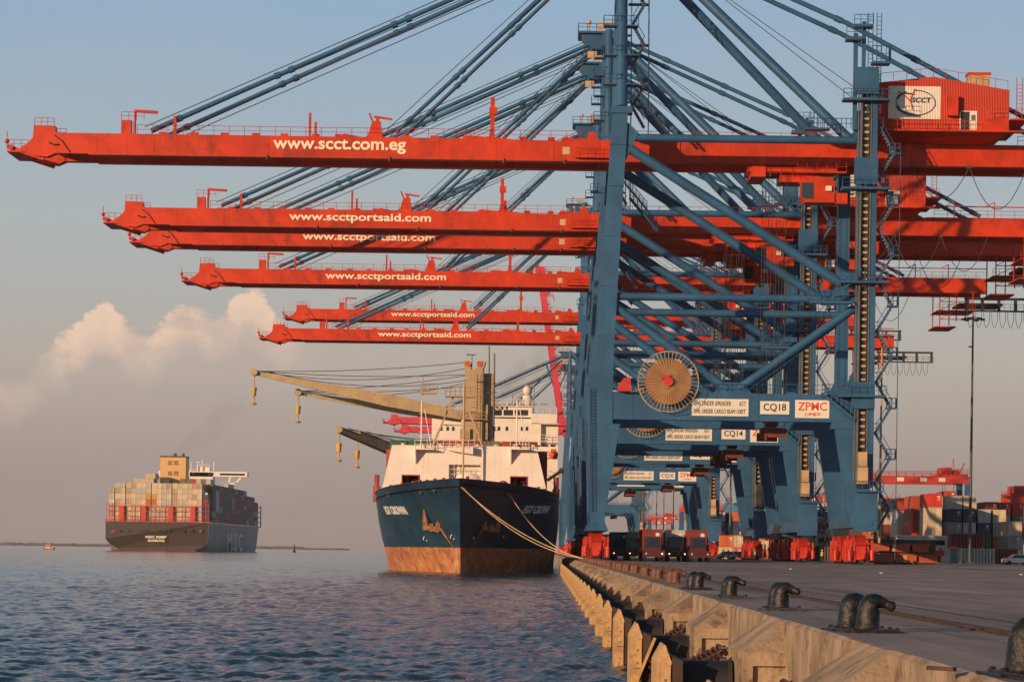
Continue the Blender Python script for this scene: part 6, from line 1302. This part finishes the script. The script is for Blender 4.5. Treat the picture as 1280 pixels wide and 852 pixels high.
# people
SKIN = mat('skin', (0.28, 0.15, 0.09), .6, var=.05); HELM = mat('helmet_white', (0.75, 0.72, 0.6), .4, var=.02)
def person(px, Y, vest, trousers, lab, rz=0, arm=0.0):
    x = at(px, 690, Y).x; me = bpy.data.meshes.new('person')
    J = {'pel': (0, 0, .95, .13), 'chest': (0, .01, 1.32, .155), 'neck': (0, 0, 1.5, .06), 'head': (0, -.01, 1.62, .095), 'top': (0, -.005, 1.70, .08)}
    vs = []; es = []; rad = []
    def P_(x_, y_, z_, r_, par=None):
        vs.append((x_, y_, z_)); rad.append(r_); i = len(vs) - 1
        if par is not None: es.append((par, i))
        return i
    pel = P_(0, 0, .95, .14); wa = P_(0, 0, 1.12, .13, pel); ch = P_(0, .01, 1.34, .16, wa); nk = P_(0, .01, 1.49, .06, ch); hd = P_(0, -.01, 1.60, .09, nk); tp = P_(0, 0, 1.68, .08, hd)
    for s in (-1, 1):
        h_ = P_(.10 * s, 0, .86, .095, pel); kn = P_(.12 * s, -.03, .48, .065, h_); an = P_(.13 * s, .01, .10, .045, kn); P_(.14 * s, -.14, .04, .04, an)
        sh = P_(.19 * s, .01, 1.41, .06, ch); el = P_(.27 * s, -.02 - arm * .1, 1.14 + arm * .1, .045, sh); wr = P_((.25 - arm * .15) * s, -.12 - arm * .15, .92 + arm * .3, .033, el); P_((.24 - arm * .17) * s, -.17 - arm * .15, .84 + arm * .34, .035, wr)
    me.from_pydata(vs, es, []); o = bpy.data.objects.new('person', me); COL.objects.link(o)
    mo = o.modifiers.new('s', 'SKIN'); 
    for i, sv in enumerate(me.skin_vertices[0].data): sv.radius = (rad[i], rad[i]); sv.use_root = (i == 0)
    o.modifiers.new('d', 'SUBSURF').levels = 1
    dg = bpy.context.evaluated_depsgraph_get(); dg.update(); nm = bpy.data.meshes.new_from_object(o.evaluated_get(dg)); o.modifiers.clear(); o.data = nm; nm.materials.clear(); nm.materials.append(trousers)
    o.location = (x, Y, 0); o.rotation_euler = (0, 0, rz); tag(o, lab, 'person', 'people working on the quay')
    m = MB(); m.path([(0, 0, .98), (0, 0, 1.1), (0, .01, 1.3), (0, .01, 1.42), (0, .01, 1.47)], [.20, .19, .215, .20, .12], n=14); m.v = [(a * 1.05, b * .8, c) for a, b, c in m.v]; m.build('safety_vest', vest, o)
    m = MB(); m.ball((0, -.01, 1.66), .125, n=12, m=8, sq=(1, 1.1, .8)); m.path([(0, -.02, 1.645), (0, -.02, 1.665)], .15, n=12); m.build('helmet', HELM, o)
    m = MB(); m.ball((0, -.05, 1.585), .085, n=10, m=8, sq=(.85, .8, 1.1)); m.ball((0, -.125, 1.58), .02); m.build('face', SKIN, o)
YV = mat('vest_yellow', (0.80, 0.62, 0.02), .6, var=.05); GV = mat('vest_green', (0.30, 0.62, 0.05), .6, var=.05); CL = mat('work_trousers', (0.03, 0.035, 0.05), .8); CO = mat('orange_overall', (0.5, 0.1, 0.03), .8)
person(1027.5, 330, YV, CL, 'person in a bright yellow vest standing just left of the red landside bogies', R(20), .8)
person(943.5, 350, GV, CL, 'person in a yellow-green vest standing below the middle crane legs', R(-60))
person(904, 390, GV, CL, 'distant person in a green vest walking near the parked cars', R(60))
person(910.5, 385, CO, CO, 'distant person in orange overalls beside the one in a green vest', R(0))
# ---------------------------------------------------------------- smoke and haze
def smoke(P, Q, r0, r1, dens, lab):
    """a plume: densest on its axis, fading to nothing before the sides of its closed box of air"""
    P = Vector(P); Q = Vector(Q); D = (Q - P); Ln = D.length; d = D / Ln
    m = MB(); m.path([Vector((0, 0, 0)) - d * r0, D * .5, D + d * r1], [r0 * 1.3, (r0 + r1) * .7, r1 * 1.3], n=16)
    mt = bpy.data.materials.new('smoke_volume'); mt.use_nodes = True; t = mt.node_tree; t.nodes.clear()
    def nn(tp, **k):
        x = t.nodes.new(tp)
        for a, b in k.items(): setattr(x, a, b)
        return x
    def ma(op, a, b=0.0, clamp=False):
        x = nn('ShaderNodeMath', operation=op); x.use_clamp = clamp
        for i, v in enumerate((a, b)):
            if isinstance(v, (int, float)): x.inputs[i].default_value = v
            else: t.links.new(v, x.inputs[i])
        return x.outputs[0]
    tc_ = nn('ShaderNodeTexCoord'); dt = nn('ShaderNodeVectorMath', operation='DOT_PRODUCT'); t.links.new(tc_.outputs['Object'], dt.inputs[0]); dt.inputs[1].default_value = d
    ln = nn('ShaderNodeVectorMath', operation='LENGTH'); t.links.new(tc_.outputs['Object'], ln.inputs[0]); s_ = dt.outputs['Value']; q = ln.outputs['Value']
    rad = ma('SQRT', ma('MAXIMUM', ma('SUBTRACT', ma('MULTIPLY', q, q), ma('MULTIPLY', s_, s_)), 0.0))
    R_ = ma('ADD', ma('MULTIPLY', s_, (r1 - r0) / Ln), r0)
    f = ma('SUBTRACT', 1.0, ma('DIVIDE', rad, ma('MAXIMUM', R_, .1)), True); f = ma('MULTIPLY', f, f)
    f = ma('MULTIPLY', f, ma('SUBTRACT', 1.0, ma('DIVIDE', s_, Ln), True))
    no = nn('ShaderNodeTexNoise'); no.inputs['Scale'].default_value = 2.2 / (r0 + r1); no.inputs['Detail'].default_value = 4; t.links.new(tc_.outputs['Object'], no.inputs['Vector'])
    mr = nn('ShaderNodeMapRange'); t.links.new(no.outputs['Fac'], mr.inputs[0])
    for i, v_ in zip((1, 2, 3, 4), (.40, .62, .15, 1)): mr.inputs[i].default_value = v_
    o = nn('ShaderNodeOutputMaterial'); v = nn('ShaderNodeVolumePrincipled'); t.links.new(v.outputs[0], o.inputs['Volume']); v.inputs['Color'].default_value = (0.28, 0.22, 0.18, 1)
    t.links.new(ma('MULTIPLY', ma('MULTIPLY', f, mr.outputs[0]), dens), v.inputs['Density'])
    return m.build('smoke', mt, loc=P, label=lab, kind='stuff', cat='smoke')
smoke(at(219, 569, 1662), at(310, 498, 1672), 5, 22, .055, 'thin brown smoke drifting from the funnel of the far container ship')
smoke(at(622, 498, 468), at(700, 430, 474), 2.2, 6.5, .30, 'thin dark smoke drifting right above the cargo ship bridge')
HAZE = 0.000035
if HAZE:
    m = MB(); m.box(-4300, 4400, -60, 12100, -7.5, 112)
    # lowest point inside is the foot of the quay wall
    mt = bpy.data.materials.new('haze_volume'); mt.use_nodes = True; t = mt.node_tree; t.nodes.clear(); o = t.nodes.new('ShaderNodeOutputMaterial'); v = t.nodes.new('ShaderNodeVolumePrincipled'); t.links.new(v.outputs[0], o.inputs['Volume'])
    v.inputs['Color'].default_value = (0.93, 0.90, 0.90, 1); v.inputs['Density'].default_value = HAZE; v.inputs['Anisotropy'].default_value = 0.0
    h_ = m.build('haze', mt, smooth=False, kind='stuff')
